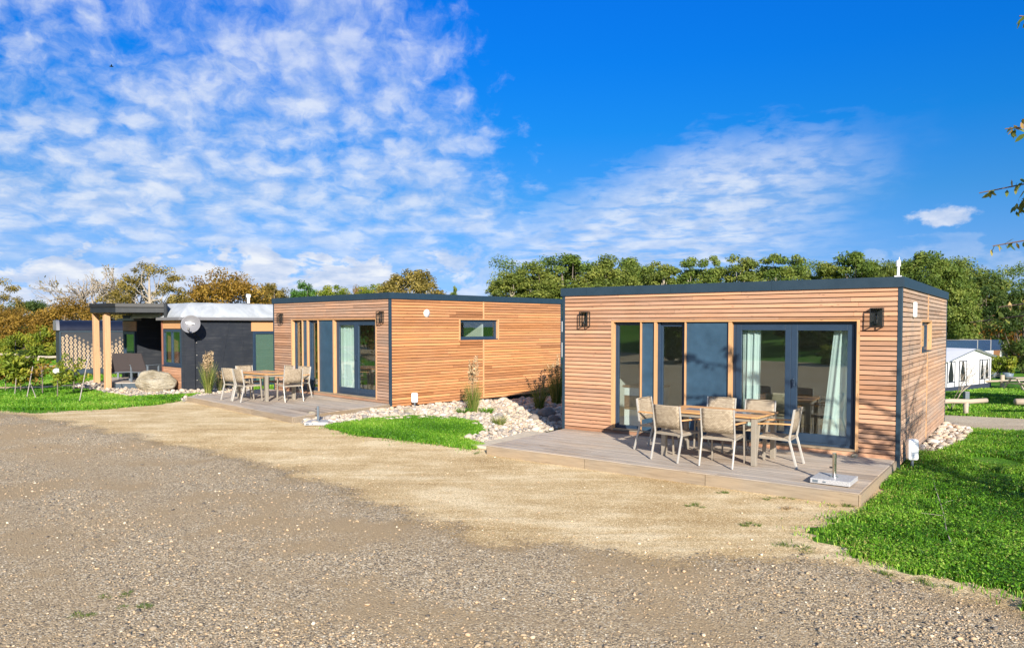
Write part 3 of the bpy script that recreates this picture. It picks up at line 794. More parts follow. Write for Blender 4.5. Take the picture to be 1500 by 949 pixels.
def lantern(parent, x, z, darkened=False):
    t = MB(); w, d, h = .175, .115, .29; r = .007
    x0, x1, y0, y1, z0, z1 = x - w / 2, x + w / 2, -.030 - d, -.030, z - h / 2, z + h / 2
    for xx in (x0, x1):
        for yy in (y0, y1): t.box(xx - r, xx + r, yy - r, yy + r, z0 + .001, z1 - .001, .5)
    for zz in (z0, z1):
        for yy in (y0, y1): t.box(x0 + r, x1 - r, yy - r, yy + r, zz - r, zz + r, .5)
        for xx in (x0, x1): t.box(xx - r - .001, xx + r + .001, y0 + r, y1 - r, zz - r, zz + r, .5)
    pw_ = .083 if darkened else .036  # wider black plate stands in for the shadow over that lantern
    t.box(x - pw_, x + pw_, -.036, -.020, z0 + .02, z1 - .02, .5)
    t.box(x0 + .01, x1 - .01, y0 + .01, y1 - .01, z1 - .004, z1 + .008, .5)
    t.box(x - .012, x + .012, -.12, -.03, z - .10, z - .085, .5); t.tube([(x, -.105, z - .09), (x, -.105, z - .03)], .016, 10)
    o = t.build('wall_lantern', M['black'], parent)
    g = MB()
    g.box(x0 + r, x1 - r, y0 - .002, y0 + .002, z0 + r, z1 - r, .5)
    for xx in (x0, x1): g.box(xx - .002, xx + .002, y0 + r, y1 - r, z0 + r, z1 - r, .5)
    g.build('glass', M['lglass'], o)
    b = MB(); b.lathe([(.001, .075), (.018, .068), (.027, .045), (.022, .02), (.012, 0)], (x, -.105, z - .03), 12)
    b.build('bulb', M['lglass'], o, smooth=True)
    return o

def lever(parent, x, z, y, s=1):
    h = MB(); h.box(x - .018, x + .018, y - .006, y, z - .10, z + .10, .5)
    h.tube([(x, y - .006, z + .05), (x, y - .05, z + .05), (x + .02 * s, y - .06, z + .03), (x + .02 * s, y - .06, z - .06), (x, y - .045, z - .08)], .010, 8)
    return h.build('handle', M['frame'], parent, smooth=False)

def cabin(name, loc, rz, mats, label):
    root = empty(name, loc, rz)
    tag(root, label, 'cabin', 'flat roofed larch cabins')
    HT = 3.0653; ZT = 2.915; Z0 = .175
    fr = dict(open=(1.10, 5.60, .245, 2.40))
    yi = .075                                        # glazing line, set back from the cladding
    # front with one long opening, right side with a small window, left and back walls
    clad_wall(root, L_, Z0, ZT, [fr['open']], mats[0], (0, 0, 0), 0)
    sw = (2.36, 3.93, 1.80, 2.40)
    clad_wall(root, W_, .09, ZT, [sw], mats[1], (L_, 0, 0), math.pi / 2, joints=(3.30,))
    clad_wall(root, W_, .09, ZT, [], mats[1], (0, W_, 0), -math.pi / 2)
    clad_wall(root, L_, .09, ZT, [], mats[0], (L_, W_, 0), math.pi)
    # corner posts
    for cx, cy in ((-.030, -.030), (L_ - .035, -.030), (L_ - .035, W_ - .035), (-.030, W_ - .035)):
        MB().box(cx, cx + .065, cy, cy + .065, .02, ZT - .002, .5).build('corner_post', M['fascia'], root, bevel=.004)
    # plinth and floor
    MB().box(.05, L_ - .05, .05, W_ - .05, .0, .17, .5).build('plinth', M['felt'], root)
    # roof with metal edge, sheets meeting in thin seams
    rf = MB(); rf.box(-.035, L_ + .035, -.035, W_ + .035, ZT, HT - .02, .5)
    ro = rf.build('roof', M['roofing'], root)
    e = MB(); o_ = .055
    for a, b in ((0, .55), (.553, 2.35), (2.353, 4.2), (4.203, L_)):
        ax_ = a - (o_ if a == 0 else 0); bx_ = b + (o_ if b == L_ else 0)
        e.box(ax_, bx_, -o_, -.036, ZT - .012, HT, .5); e.box(ax_, bx_, W_ + .036, W_ + o_, ZT - .012, HT, .5)
    for a, b in ((0, .5), (.503, 2.4), (2.403, 4.6), (4.603, W_)):
        ax_ = a - (.034 if a == 0 else 0); bx_ = b + (.034 if b == W_ else 0)
        e.box(L_ + .036, L_ + o_, ax_, bx_, ZT - .012, HT - .001, .5); e.box(-o_, -.036, ax_, bx_, ZT - .012, HT - .001, .5)
    e.box(-o_ + .002, L_ + o_ - .002, -o_ + .021, .10, HT - .018, HT - .002, .5); e.box(-o_ + .021, .1, .101, W_ - .1, HT - .018, HT - .003, .5)
    e.box(L_ - .1, L_ + o_ - .021, .101, W_ - .1, HT - .018, HT - .003, .5); e.box(-o_ + .002, L_ + o_ - .002, W_ - .10, W_ + o_ - .021, HT - .018, HT - .002, .5)
    e.build('roof_edge', M['fascia'], ro)
    # timber lining of the front opening
    x0, x1, za, zb = fr['open']
    for qa, qb in ((x0, x0 + .045), (x1 - .045, x1)): MB().box(qa, qb, -.026, .13, za, zb, random.uniform(.5, .8)).build('trim', M['larch_trim'], root)
    MB().box(x0 + .046, x1 - .046, -.0255, .13, zb - .028, zb, .6).build('trim', M['larch_trim_h'], root)
    MB().box(x0 + .046, x1 - .046, -.03, .13, za + .002, za + .036, .3).build('sill', M['deck_edge'], root, bevel=.004)
    for mx, mw in ((1.715, .022), (2.005, .05), (2.615, .024), (3.44, .06)):
        MB().box(mx, mx + mw, -.012, .125, za + .037, zb - .030, random.uniform(.4, .8)).build('mullion', M['larch_trim'], root)
    zl, zh = za + .038, zb - .030
    # blue panels
    for a, b in ((1.739, 2.003), (2.641, 3.438)):
        MB().box(a, b, .030, .075, zl, zh, .5).build('facade_panel', M['navy'], root)
    # slim windows
    def window(a, b, wl=.07, extra=0):
        w = MB(); frame_ring(w, a, b, zl, zh, yi, yi + .06, .032); frame_ring(w, a + .033, b - .033, zl + .033, zh - .033, yi + .012, yi + .07, wl - .033)
        if extra: w.box(a + .001, a + extra, yi - .03, yi + .05, zl + .001, zh - .001, .5)
        o = w.build('window', M['frame'], root, bevel=.003)
        MB().box(a + wl, b - wl, yi + .035, yi + .045, zl + wl, zh - wl, .5).build('pane', M['glass'], o)
        return o
    window(1.147, 1.713, .06)
    w2 = window(2.057, 2.613, .085, .05)
    # double glazed door
    dfr = MB(); a, b = 3.502, 5.553
    frame_ring(dfr, a, b, zl, zh, yi, yi + .06, .05)
    df = dfr.build('door_frame', M['frame'], root, bevel=.003)
    for (p, q, hs) in ((a + .052, 4.505, 0), (4.508, b - .052, 1)):
        dl = MB(); frame_ring(dl, p, q, zl + .052, zh - .052, yi - .012, yi + .05, .098 if not hs else .10, .14)
        d = dl.build('door', M['frame'], root, bevel=.004)
        MB().box(p + .099, q - .099, yi + .018, yi + .028, zl + .19, zh - .15, .5).build('pane', M['glass'], d)
        if hs: lever(d, p + .05, 1.34, yi - .012)
    # small high window in the right side wall
    s0, s1, sz0, sz1 = sw
    for qa, qb in ((s0, s0 + .045), (s1 - .045, s1)): MB().box(L_ - .10, L_ + .028, qa, qb, sz0, sz1, .75).build('trim', M['larch_trim'], root)
    MB().box(L_ - .10, L_ + .027, s0 + .046, s1 - .046, sz1 - .03, sz1, .6).build('trim', M['larch_trim'], root)
    MB().box(L_ - .10, L_ + .034, s0 + .046, s1 - .046, sz0, sz0 + .02, .4).build('sill', M['frame'], root)
    w = MB(); xa, xb = L_ - .10, L_ - .05
    for (ya, yb, qa, qb) in ((s0 + .047, s0 + .107, sz0 + .022, sz1 - .032), (s1 - .107, s1 - .047, sz0 + .022, sz1 - .032)): w.box(xa, xb, ya, yb, qa, qb, .5)
    for (qa, qb) in ((sz0 + .022, sz0 + .09), (sz1 - .10, sz1 - .032)): w.box(xa + .001, xb - .001, s0 + .107, s1 - .107, qa, qb, .5)
    wo = w.build('window', M['frame'], root, bevel=.003)
    MB().box(L_ - .085, L_ - .075, s0 + .106, s1 - .106, sz0 + .088, sz1 - .098, .5).build('pane', M['glass'], wo)
    # upright joint batten in the side wall
    j = MB(); j.box(L_ + .014, L_ + .031, 3.275, 3.325, .10, sz0 - .002, .7); j.box(L_ + .014, L_ + .031, 3.275, 3.325, sz1 + .002, ZT - .002, .75)
    j.build('joint_batten', M['larch_trim'], root)
    lantern(root, .53, 2.43); lantern(root, 5.855, 2.43, darkened='nearest' in label)
    # room inside
    r = MB(); i = .13
    r.box(i, L_ - i, i + .06, W_ - i, .175, .20, .5, 1)
    r.box(i, L_ - i, i, W_ - i, 2.66, 2.70, .5); r.box(i, i + .03, i + .01, W_ - i, .201, 2.659, .5)
    r.box(L_ - i - .03, L_ - i, i + .01, s0, .201, 2.659, .5); r.box(L_ - i - .03, L_ - i, s1, W_ - i, .201, 2.659, .5)
    r.box(L_ - i - .03, L_ - i, s0, s1, .201, sz0, .5); r.box(L_ - i - .03, L_ - i, s0, s1, sz1, 2.659, .5)
    r.box(i + .031, L_ - i - .031, 3.4, 3.46, .201, 2.659, .5)
    r.build('room', [M['plaster'], M['indoor_floor']], root)
    return root

cabA = cabin('wooden_cabin', (*A0, 0), -ATH, (M['larch'], M['larch_grey']), 'nearest larch clad cabin, with white pipe on its roof')
cabB = cabin('wooden_cabin', (*B0, BZ), -BTH, (M['larch_pale'], M['larch_orange']), 'middle larch clad cabin, with round white vent on its long side wall')
# fittings that differ
MB().lathe([(.001, -.028), (.085, -.026), (.105, -.012), (.105, 0), (.001, 0)], (0, 0, 0), 24).build('vent_cover', M['white'], cabB, (L_ + .026, 1.20, 2.54), (0, -math.pi / 2, math.pi), smooth=True)
MB().box(L_ + .026, L_ + .085, 1.13, 1.25, 2.44, 2.70, .5).build('vent_cover', M['white'], cabA, bevel=.02)
rp = MB(); rp.box(-.05, .05, -.05, .05, 0, .07, .5); rp.tube([(0, 0, .07), (0, 0, .22)], .020, 12); rp.tube([(0, 0, .22), (0, 0, .32)], .036, 14); rp.tube([(.012, 0, .32), (.012, 0, .37)], .008, 8)
rp.build('roof_pipe', M['white'], cabA, (L_ - .12, .55, 3.046), bevel=.006)

# curtains (hang inside, top-level things)
def curtain(x0, x1, z0, z1, label, origin, rz, y=.19, waves=6, gather=None, mat='curtain', amp=.028):
    nu, nv = 70, 14; vs = []; fs = []
    for j in range(nv + 1):
        v = j / nv
        a, b = (x0, x1)
        if gather: a, b = x0 + gather[0] * v, x1 + gather[1] * v
        for i in range(nu + 1):
            u = i / nu
            vs.append((a + (b - a) * u, amp * (math.sin(u * waves * 3.9 + .5 * math.sin(v * 2.3)) + .45 * math.sin(u * waves * 8.3 + 1.3 + v)) * (.55 + .45 * v), z1 + (z0 - z1) * v + .008 * math.sin(u * 17)))
    for j in range(nv):
        for i in range(nu):
            k = j * (nu + 1) + i; fs.append((k, k + nu + 1, k + nu + 2, k + 1))
    o = MB().add(vs, fs).build('curtain', M[mat], None, smooth=True)
    md = o.modifiers.new('thick', 'SOLIDIFY'); md.thickness = .004
    m = Matrix.Translation((*origin[:2], origin[2])) @ Matrix.Rotation(rz, 4, 'Z') @ Matrix.Translation((0, y, 0))
    o.matrix_world = m
    return tag(o, label, 'curtain', 'curtains behind the glazed doors')
curtain(3.64, 3.95, .23, 2.36, 'pale curtain hanging at the left edge of the nearest cabin\'s glazed door', (*A0, 0), -ATH, waves=4)
curtain(5.18, 5.56, .23, 2.36, 'pale curtain pulled slantwise behind the nearest cabin\'s right door leaf', (*A0, 0), -ATH, waves=4, gather=(-.22, .0))
curtain(3.40, 4.30, .23, 2.36, 'pale curtain filling the left door leaf of the middle cabin', (*B0, BZ), -BTH, waves=7)

# kitchen unit behind the left slim window of the nearest cabin
kr = empty('kitchen_cabinet', (*fa(1.50, .75), .20), -ATH)
tag(kr, 'white and brown kitchen cabinet standing behind the nearest cabin\'s left slim window', 'cabinet')
MB().box(-.35, .35, -.30, .30, .08, .86, .5).build('carcass', M['white'], kr, bevel=.004)
MB().box(-.38, .38, -.33, .33, .861, .90, .5).build('worktop', M['amber'], kr, bevel=.004)
MB().box(-.34, .34, -.318, -.301, .70, .85, .5).build('drawer', M['white'], kr, bevel=.003)
MB().box(-.34, .34, -.318, -.301, .42, .695, .5).build('drawer', M['amber'], kr, bevel=.003)
MB().box(-.34, .34, -.318, -.301, .10, .415, .5).build('drawer', M['white'], kr, bevel=.003)
MB().box(-.30, .30, -.25, .25, 0, .079, .5).build('base', M['black'], kr)

# ------------------------------------------------------------------ decks
def deck(poly, frame, zt, label, thick=.16):
    """planks run along the cabin front; frame = (origin, angle)"""
    o0, rz = frame
    root = empty('wooden_deck', (*o0, 0), rz); tag(root, label, 'deck', 'timber terraces of the larch cabins')
    c, s = math.cos(-rz), math.sin(-rz)
    loc = [((p[0] - o0[0]) * c - (p[1] - o0[1]) * s, (p[0] - o0[0]) * s + (p[1] - o0[1]) * c) for p in poly]
    (fl, fr_, br, bl) = loc
    mb = MB(); n = int((br[1] - min(fl[1], fr_[1])) / .122)
    def lerp(a, b, t): return (a[0] + (b[0] - a[0]) * t, a[1] + (b[1] - a[1]) * t)
    for i in range(n):
        t0, t1 = i / n, (i + 1) / n - .055 / n
        a, b, c2, d2 = lerp(fl, bl, t0), lerp(fr_, br, t0), lerp(fr_, br, t1), lerp(fl, bl, t1)
        cut = random.uniform(.25, .75); gap = .0006
        dz = random.uniform(-.002, .002)
        for u0, u1 in ((0, cut - gap), (cut + gap, 1)):
            mb.prism([lerp(a, b, u0), lerp(a, b, u1), lerp(d2, c2, u1), lerp(d2, c2, u0)], zt - .028, zt + dz, random.random())
    mb.build('planks', M['deck'], root)
    e = MB(); w = .028
    for (p, q) in ((fl, fr_), (fr_, br), (bl, fl)):
        d = np.array(q) - np.array(p); L = np.linalg.norm(d); d /= L; nrm = np.array([d[1], -d[0]]) * w
        i0 = np.array(p) - np.array([0, 0]); pts_ = [tuple(i0), tuple(np.array(q)), tuple(np.array(q) + nrm), tuple(i0 + nrm)]
        k = max(1, round(L / 2.2))
        for j in range(k):
            qa, qb = j / k + .0008, (j + 1) / k - .0008
            e.prism([lerp(pts_[0], pts_[1], qa), lerp(pts_[0], pts_[1], qb), lerp(pts_[3], pts_[2], qb), lerp(pts_[3], pts_[2], qa)], zt - thick, zt - .012, random.random())
    e.build('edge_board', M['deck_edge'], root)
    return root
deck(deckA_poly, (A0, -ATH), .178, 'weathered timber deck in front of the nearest cabin', .21)
deck(deckB_poly, (B0, -BTH), .265, 'weathered timber deck in front of the middle cabin', .20)

# ------------------------------------------------------------------ dining furniture
def make_chair():
    r = empty('garden_chair')
    w = .235
    # seat and back: slightly dished woven panels
    def panel(name, rows, th):
        vs = []; fs = []; nu = 8
        for (y, z, hw, sag) in rows:
            for i in range(nu + 1):
                u = i / nu * 2 - 1; vs.append((u * hw, y, z))
                vs[-1] = (u * hw, y - (sag[0] * (1 - u * u)), z - sag[1] * (1 - u * u))
        for j in range(len(rows) - 1):
            for i in range(nu):
                k = j * (nu + 1) + i; fs.append((k, k + 1, k + nu + 2, k + nu + 1))
        o = MB().add(vs, fs).build(name, M['weave'], r, smooth=True)
        md = o.modifiers.new('thick', 'SOLIDIFY'); md.thickness = th; md.offset = 0
        return o
    panel('seat', [(-.21, .425, w, (0, .006)), (-.1, .430, w, (0, .012)), (.08, .440, w, (0, .014)), (.20, .447, w, (0, .01)), (.235, .435, w, (0, .004)), (.238, .405, w, (0, 0))], .022)
    panel('backrest', [(-.222, .51, .235, (.012, 0)), (-.245, .62, .24, (.02, 0)), (-.27, .75, .24, (.02, 0)), (-.292, .855, .236, (.016, 0)), (-.296, .872, .23, (.012, 0)), (-.283, .868, .23, (.012, 0))], .02)
    for s in (-1, 1):
        x = s * .252
        MB().bar((x, -.335, 0), (x, -.225, .42), .022, .034, (0, 1, 0)).build('leg', M['alu_light'], r, bevel=.004)
        MB().bar((x, .265, 0), (x, .215, .62), .022, .034, (0, 1, 0)).build('leg', M['alu'], r, bevel=.004)
        MB().bar((x, -.2245, .42), (x, -.291, .875), .020, .030, (0, 1, 0)).build('back_post', M['alu_light'], r, bevel=.004)
        # armrest with a bowed plan
        ar = MB(); pts_ = [(-.245, .655, .252), (-.12, .657, .272), (.05, .652, .282), (.20, .642, .276), (.29, .630, .262)]
        for (y0, z0, q0), (y1, z1, q1) in zip(pts_, pts_[1:]): ar.bar((s * q0, y0, z0), (s * q1, y1 + .002, z1), .048, .020, tone=.6)
        ar.build('armrest', M['teak'], r, bevel=.003)
    f = MB()
    for s in (-1, 1): f.bar((s * .252, -.226, .418), (s * .252, .225, .432), .020, .030)
    f.bar((-.252, .225, .43), (.252, .225, .43), .020, .028); f.bar((-.252, -.222, .417), (.252, -.222, .417), .020, .028)
    f.bar((-.245, -.24, .58), (.245, -.24, .58), .016, .016); f.build('seat_frame', M['alu'], r)
    return r

def make_table():
    r = empty('garden_table')
    L, W, Z = 1.62, .92, .745
    mb = MB()
    xs = [-L / 2, -L / 2 + .09, -.36, -.12, .12, .36, L / 2 - .09, L / 2]
    # rim boards and slats with two inlay bays
    mb.box(-L / 2, L / 2, -W / 2, -W / 2 + .09, Z - .025, Z, .55); mb.box(-L / 2, L / 2, W / 2 - .09, W / 2, Z - .025, Z, .65)
    mb.box(-L / 2, -L / 2 + .09, -W / 2 + .091, W / 2 - .091, Z - .025, Z - .001, .4); mb.box(L / 2 - .09, L / 2, -W / 2 + .091, W / 2 - .091, Z - .025, Z - .001, .7)
    y = -W / 2 + .093
    ny_ = 9; dy = (W - .186) / ny_
    for i in range(ny_):
        a, b = y + i * dy + .002, y + (i + 1) * dy - .002
        if 3 <= i <= 5:
            for p, q in ((-L / 2 + .093, -.56), (-.12, .12), (.56, L / 2 - .093)): mb.box(p, q, a, b, Z - .024, Z - .002, random.uniform(.3, .8))
        else: mb.box(-L / 2 + .093, L / 2 - .093, a, b, Z - .024, Z - .002, random.uniform(.3, .8))
    mb.build('tabletop', M['teak'], r, bevel=.002)
    for p, q in ((-.557, -.123), (.123, .557)): MB().box(p, q, y + 3 * dy + .003, y + 6 * dy - .003, Z - .022, Z - .0015, .5).build('inlay', M['inlay'], r)
    for sx in (-1, 1):
        for sy in (-1, 1):
            cx, cy = sx * (L / 2 - .06), sy * (W / 2 - .055)
            MB().box(cx - .038, cx + .038, cy - .038, cy + .038, 0, Z - .026, .5).build('leg', M['alu'], r, bevel=.004)
    a = MB()
    for s in (-1, 1):
        a.box(-L / 2 + .10, L / 2 - .10, s * (W / 2 - .055) - .015, s * (W / 2 - .055) + .015, Z - .085, Z - .026, .5)
        a.box(s * (L / 2 - .06) - .015, s * (L / 2 - .06) + .015, -W / 2 + .095, W / 2 - .095, Z - .085, Z - .026, .5)
    a.build('apron', M['alu'], r)
    return r
CH = make_chair(); TB = make_table(); usedC = []; usedT = []
def put_table(x, y, z, rz, label, group):
    o = TB if not usedT else copy_tree(TB); usedT.append(1)
    o.location = (x, y, z); o.rotation_euler = (0, 0, rz); tag(o, label, 'table', group); return o
def put_chair(x, y, z, rz, label, group='woven garden chairs round the terrace tables'):
    o = CH if not usedC else copy_tree(CH); usedC.append(1)
    o.location = (x, y, z); o.rotation_euler = (0, 0, rz); tag(o, label, 'chair', group); return o
def set_at(cx, cy, z, ang, where, seats):
    d = np.array([math.cos(ang), math.sin(ang)]); w = np.array([-math.sin(ang), math.cos(ang)])
    put_table(cx, cy, z, ang, 'teak topped table on the ' + where, 'terrace dining tables')
    for (a, b, rot, lab) in seats:
        p = np.array([cx, cy]) + d * a + w * b
        put_chair(p[0], p[1], z, ang + rot, lab)
PI = math.pi
# local axes: +a along the table towards the right, +b towards the house
ANG = -R(39)
set_at(3.34, 11.88, .180, ANG, 'deck of the nearest cabin', [
    (-.43, -.60, R(-9), 'woven chair on nearest cabin\'s deck, left of the two with backs to the camera'),
    (.33, -.58, R(5), 'woven chair on nearest cabin\'s deck, right of the two with backs to the camera'),
    (-1.08, .03, -PI / 2, 'woven chair at the left end of the table on the nearest deck'),
    (.98, -.05, PI / 2 + R(6), 'woven chair at the right end of the table on the nearest deck'),
    (-.33, .62, PI, 'woven chair against the blue panel, left of two facing the camera, nearest deck'),
    (.36, .60, PI, 'woven chair before the glazed door, right of two facing the camera, nearest deck')])
set_at(-6.85, 20.45, .267, -R(42), 'deck of the middle cabin', [
    (-.44, -.62, R(4), 'woven chair on middle cabin\'s deck, leftmost one, on the table\'s near side'),
    (.22, -.64, R(-4), 'woven chair on middle cabin\'s deck, near side, touching the foremost table leg'),
    (-1.02, .05, -PI / 2, 'woven chair behind the two near ones at the far end of the middle deck\'s table'),
    (1.02, .12, PI / 2 - R(10), 'woven chair at the near right end of the table on the middle deck'),
    (-.34, .66, PI, 'woven chair with its back to the middle cabin\'s left slim window'),
    (.40, .72, PI + R(6), 'woven chair with its back to the middle cabin\'s second wooden mullion')])
# table and chairs indoors
tI = put_table(*fa(4.45, 1.75), .20, -ATH, 'table standing inside the nearest cabin behind its glazed door', 'indoor tables'); 
put_chair(*fa(5.0, 1.05), .20, -ATH + .3, 'chair inside the nearest cabin behind the right door leaf', 'indoor chairs')
put_chair(*fa(4.1, 1.02), .20, -ATH - .1, 'chair inside the nearest cabin behind the left door leaf', 'indoor chairs')

# umbrella bases
def umbrella_base(loc, rz, label, dark):
    r = empty('umbrella_base', loc, rz); tag(r, label, 'umbrella base', 'granite umbrella bases')
    s = MB(); s.box(-.25, .25, -.25, .25, .012, .075, .5); s.build('slab', M['granite'], r, bevel=.006)
    f = MB()
    for a in (-.18, .18):
        for b in (-.18, .18): f.tube([(a, b, 0), (a, b, .0125)], .03, 10)
    f.build('foot', M['black'], r)
    p = MB(); p.tube([(0, 0, .075), (0, 0, .083)], .055, 20); p.tube([(0, 0, .083), (0, 0, .40)], .027, 20)
    po = p.build('tube', M['greyframe'] if dark else M['steel'], r)
    k = MB()
    for z in (.20, .345): k.tube([(-.026, 0, z), (-.06, 0, z)], .011, 8)
    k.build('knob', M['black'], po)
    st_ = MB(); st_.box(-.22, -.15, -.2512, -.2502, .025, .06, .5); st_.box(-.09, -.05, -.2512, -.2502, .03, .05, .5); st_.build('sticker', M['greyframe'], r)
    return r
umbrella_base((4.36, 9.90, .182), -R(36), 'pale granite umbrella base with steel tube on the nearest cabin\'s deck', False)
pu = at(466, 622); umbrella_base((pu[0], pu[1], pu[2] + .01), R(4), 'pale granite umbrella base standing on stones beside the middle deck', True)

# outdoor socket pillars
def socket_pillar(loc, label, h=.30):
    r = empty('socket_pillar', loc, 0); tag(r, label, 'socket pillar', 'white outdoor sockets on stalks')
    MB().tube([(0, 0, -.03), (0, 0, .16)], .022, 10).build('stalk', M['greyframe'], r)
    MB().box(-.085, .085, -.06, .06, .15, .15 + h, .5).build('housing', M['white'], r, bevel=.035)
    MB().box(-.05, .05, -.066, -.058, .19, .12 + h, .5).build('cover', M['white'], r, bevel=.01)
    return r
p = fa(L_ + .16, .32); socket_pillar((*p, .0), 'white outdoor socket at the black corner post of the nearest cabin', .34)
p = fb(L_ + .22, .62); socket_pillar((*p, float(T(*p))), 'white outdoor socket before the middle cabin\'s long side wall', .26)

# stone paving slab left of the nearest deck
sl = MB().prism(slab_poly, .03, .085, .5).build('paving_slab', M['concrete'], bevel=.01)
tag(sl, 'pale concrete strip lying along the left edge of the nearest deck', 'slab')

# ------------------------------------------------------------------ boulders and little things
def rock(name, loc, sx, sy, sz, mat, label, seed, sub=4, rough=.16):
    rr = np.random.default_rng(seed); v, f = ico(sub)
    K = rr.normal(0, 1, (26, 3)); K /= np.linalg.norm(K, axis=1)[:, None]; D = rr.uniform(.70, .96, 26)
    for k, dd in zip(K, D):                                  # planed faces
        q = v @ k; over = np.maximum(q - dd, 0); v = v - over[:, None] * k[None] * .95
    for s, a in ((2.1, rough * .5), (4.3, rough * .35), (9, rough * .2)):
        ph = rr.uniform(0, 6, 3)
        v = v * (1 + a * (np.sin(v[:, 0] * s + ph[0]) * np.sin(v[:, 1] * s + ph[1]) + np.sin(v[:, 2] * s * 1.3 + ph[2]) * .5))[:, None]
    v = v * [sx, sy, sz]; v[:, 2] -= v[:, 2].min() * .82
    o = np_mesh(name, v, f, mat, np.full(len(f), rr.random()), smooth=True)
    o.location = loc
    return tag(o, label, 'rock')
pb = at(215, 575); rock('boulder', (pb[0], pb[1] + .55, pb[2]), .70, .52, .40, M['boulder'], 'large tan boulder lying before the covered terrace with timber posts', 5)
M['darkstone'] = simple('grey_field_stone', (.20, .17, .15), .85, var=.3, nscale=8, bump=.5)
for px, py, s, lab, sd in ((801, 613, .19, 'rounded brown grey rock, the biggest one in the shaded stones between the larch cabins', 11), (812, 621, .14, 'flat dark rock beside the nearest cabin\'s left corner post', 12), (782, 617, .11, 'small bluish rock at the edge of the shadow between the larch cabins', 13)):
    q = at(px, py); rock('rock', (q[0], q[1], q[2] + .02), s * 1.2, s, s * .8, M['darkstone'], lab, sd, 3)
q = fa(L_ - .60, -.16); rock('pebble', (*q, .178), .06, .05, .042, M['boulder'], 'tan pebble lying on the nearest deck below the right lantern', 21, 3)
for px, py, s, sd, lab in ((600, 608, .13, 31, 'ochre stone on the pale stones right of the white socket'), (676, 606, .10, 32, 'ochre stone left of the tall grass clump by the middle cabin'), (455, 614, .12, 33, 'broad ochre stone beside the middle deck\'s right edge')):
    q = at(px, py); rock('rock', (*q[:2], q[2] + .02), s * 1.2, s, s * .75, M['boulder'], lab, sd, 3)

# ------------------------------------------------------------------ ornamental grasses, tufts
def arc_blades(n, h, spread, w, rs, droop=.6, seg=4, base=.06):
    V = []; F = []; tone = []
    for i in range(n):
        a = rs.uniform(0, 6.283); r0 = base * math.sqrt(rs.random()); hh = h * rs.uniform(.45, 1.05); sp = spread * rs.uniform(.2, 1)
        bx_, by_ = r0 * math.cos(a), r0 * math.sin(a); k = len(V); tw = rs.uniform(0, 3.14)
        for j in range(seg + 1):
            t = j / seg; out = sp * t ** 1.7; z = hh * (t - droop * .35 * t ** 3 * sp / max(h, .01))
            x, y = bx_ + out * math.cos(a), by_ + out * math.sin(a); ww = w * (1 - t * .85) / 2
            V += [(x - ww * math.sin(tw), y + ww * math.cos(tw), z), (x + ww * math.sin(tw), y - ww * math.cos(tw), z)]
        tn_ = rs.random()
        for j in range(seg): F.append((k + 2 * j, k + 2 * j + 1, k + 2 * j + 3, k + 2 * j + 2)); tone.append(tn_)
    return np.array(V), np.array(F), np.array(tone)
def grass_clump(loc, h, spread, n, label, seed, plumes=0, w=.010, base=.08, plume_h=1.25, mat='reed'):
    rs = np.random.default_rng(seed); r = empty('ornamental_grass', loc); tag(r, label, 'ornamental grass', 'ornamental grass clumps among the stones')
    v, f, t = arc_blades(n, h, spread, w, rs, base=base); np_mesh('leaves', v, f, M[mat], t, parent=r)
    if plumes:
        V = []; F = []; tn_ = []
        for i in range(plumes):
            a = rs.uniform(0, 6.283); hh = h * plume_h * rs.uniform(.75, 1.1); sp = spread * rs.uniform(.1, .7)
            top = np.array([sp * math.cos(a), sp * math.sin(a), hh]); k = len(V)
            V += [(.004, 0, 0), (-.004, 0, 0), tuple(top + [-.002, 0, 0]), tuple(top + [.002, 0, 0])]; F.append((k, k + 1, k + 2, k + 3)); tn_.append(.3)
            for q in range(26):
                t0 = rs.uniform(.70, 1.0); p = top * np.array([t0, t0, t0]); dd = rs.normal(0, 1, 3) * [.022, .022, .02]; e = rs.normal(0, .006, 3); k = len(V)
                V += [tuple(p), tuple(p + dd + e), tuple(p + dd * 1.6 + [0, 0, .03]), tuple(p + dd * .6 - e + [0, 0, .02])]; F.append((k, k + 1, k + 2, k + 3)); tn_.append(rs.random())
        np_mesh('plumes', np.array(V), np.array(F), M['straw'], np.array(tn_), parent=r)
    return r
def gz(px, py): q = at(px, py); return (q[0], q[1], q[2] + .02)
grass_clump(gz(693, 606), .85, .28, 420, 'green grass clump with tall straw plumes before the middle cabin\'s side wall', 1, 16, .009, .10, 1.55)
grass_clump(gz(790, 602), 1.0, .55, 260, 'leaning dark grass clump in the shade, nearer the sunlit wall', 2, 8, .010, .10, 1.05)
grass_clump(gz(815, 593), 1.25, .34, 520, 'dense upright grass clump beside the gap between the larch cabins', 3, 14, .010, .14, 1.1)
grass_clump(gz(305, 577), 1.05, .32, 300, 'tall grass clump with reddish plumes against the black textile wall', 4, 22, .012, .10, 1.2)
grass_clump(gz(322, 574), .75, .55, 40, 'sparse dry grass right of the tall clump by the black textile wall', 5, 12, .010, .06, 1.0)
grass_clump(gz(344, 572), .6, .22, 30, 'few thin green blades left of the middle deck\'s chairs', 6, 4, .012, .04, 1.0)
grass_clump(gz(731, 624), .26, .20, 260, 'low yellowing grass tuft in the middle of the pale stones', 7, 0, .008, .13)
for i, (px, py, lab) in enumerate([(680, 607, 'low green plant left of the tall plumed grass foot'), (712, 606, 'low green plant right of the tall plumed grass foot')]):
    rs = np.random.default_rng(50 + i); q = gz(px, py)
    v, f, t = arc_blades(220, .17, .20, .022, rs, base=.16); o = np_mesh('ground_plant', v, f, M['grass'], t * .8); o.location = q
    tag(o, lab, 'plant', 'low green plants among the stones')
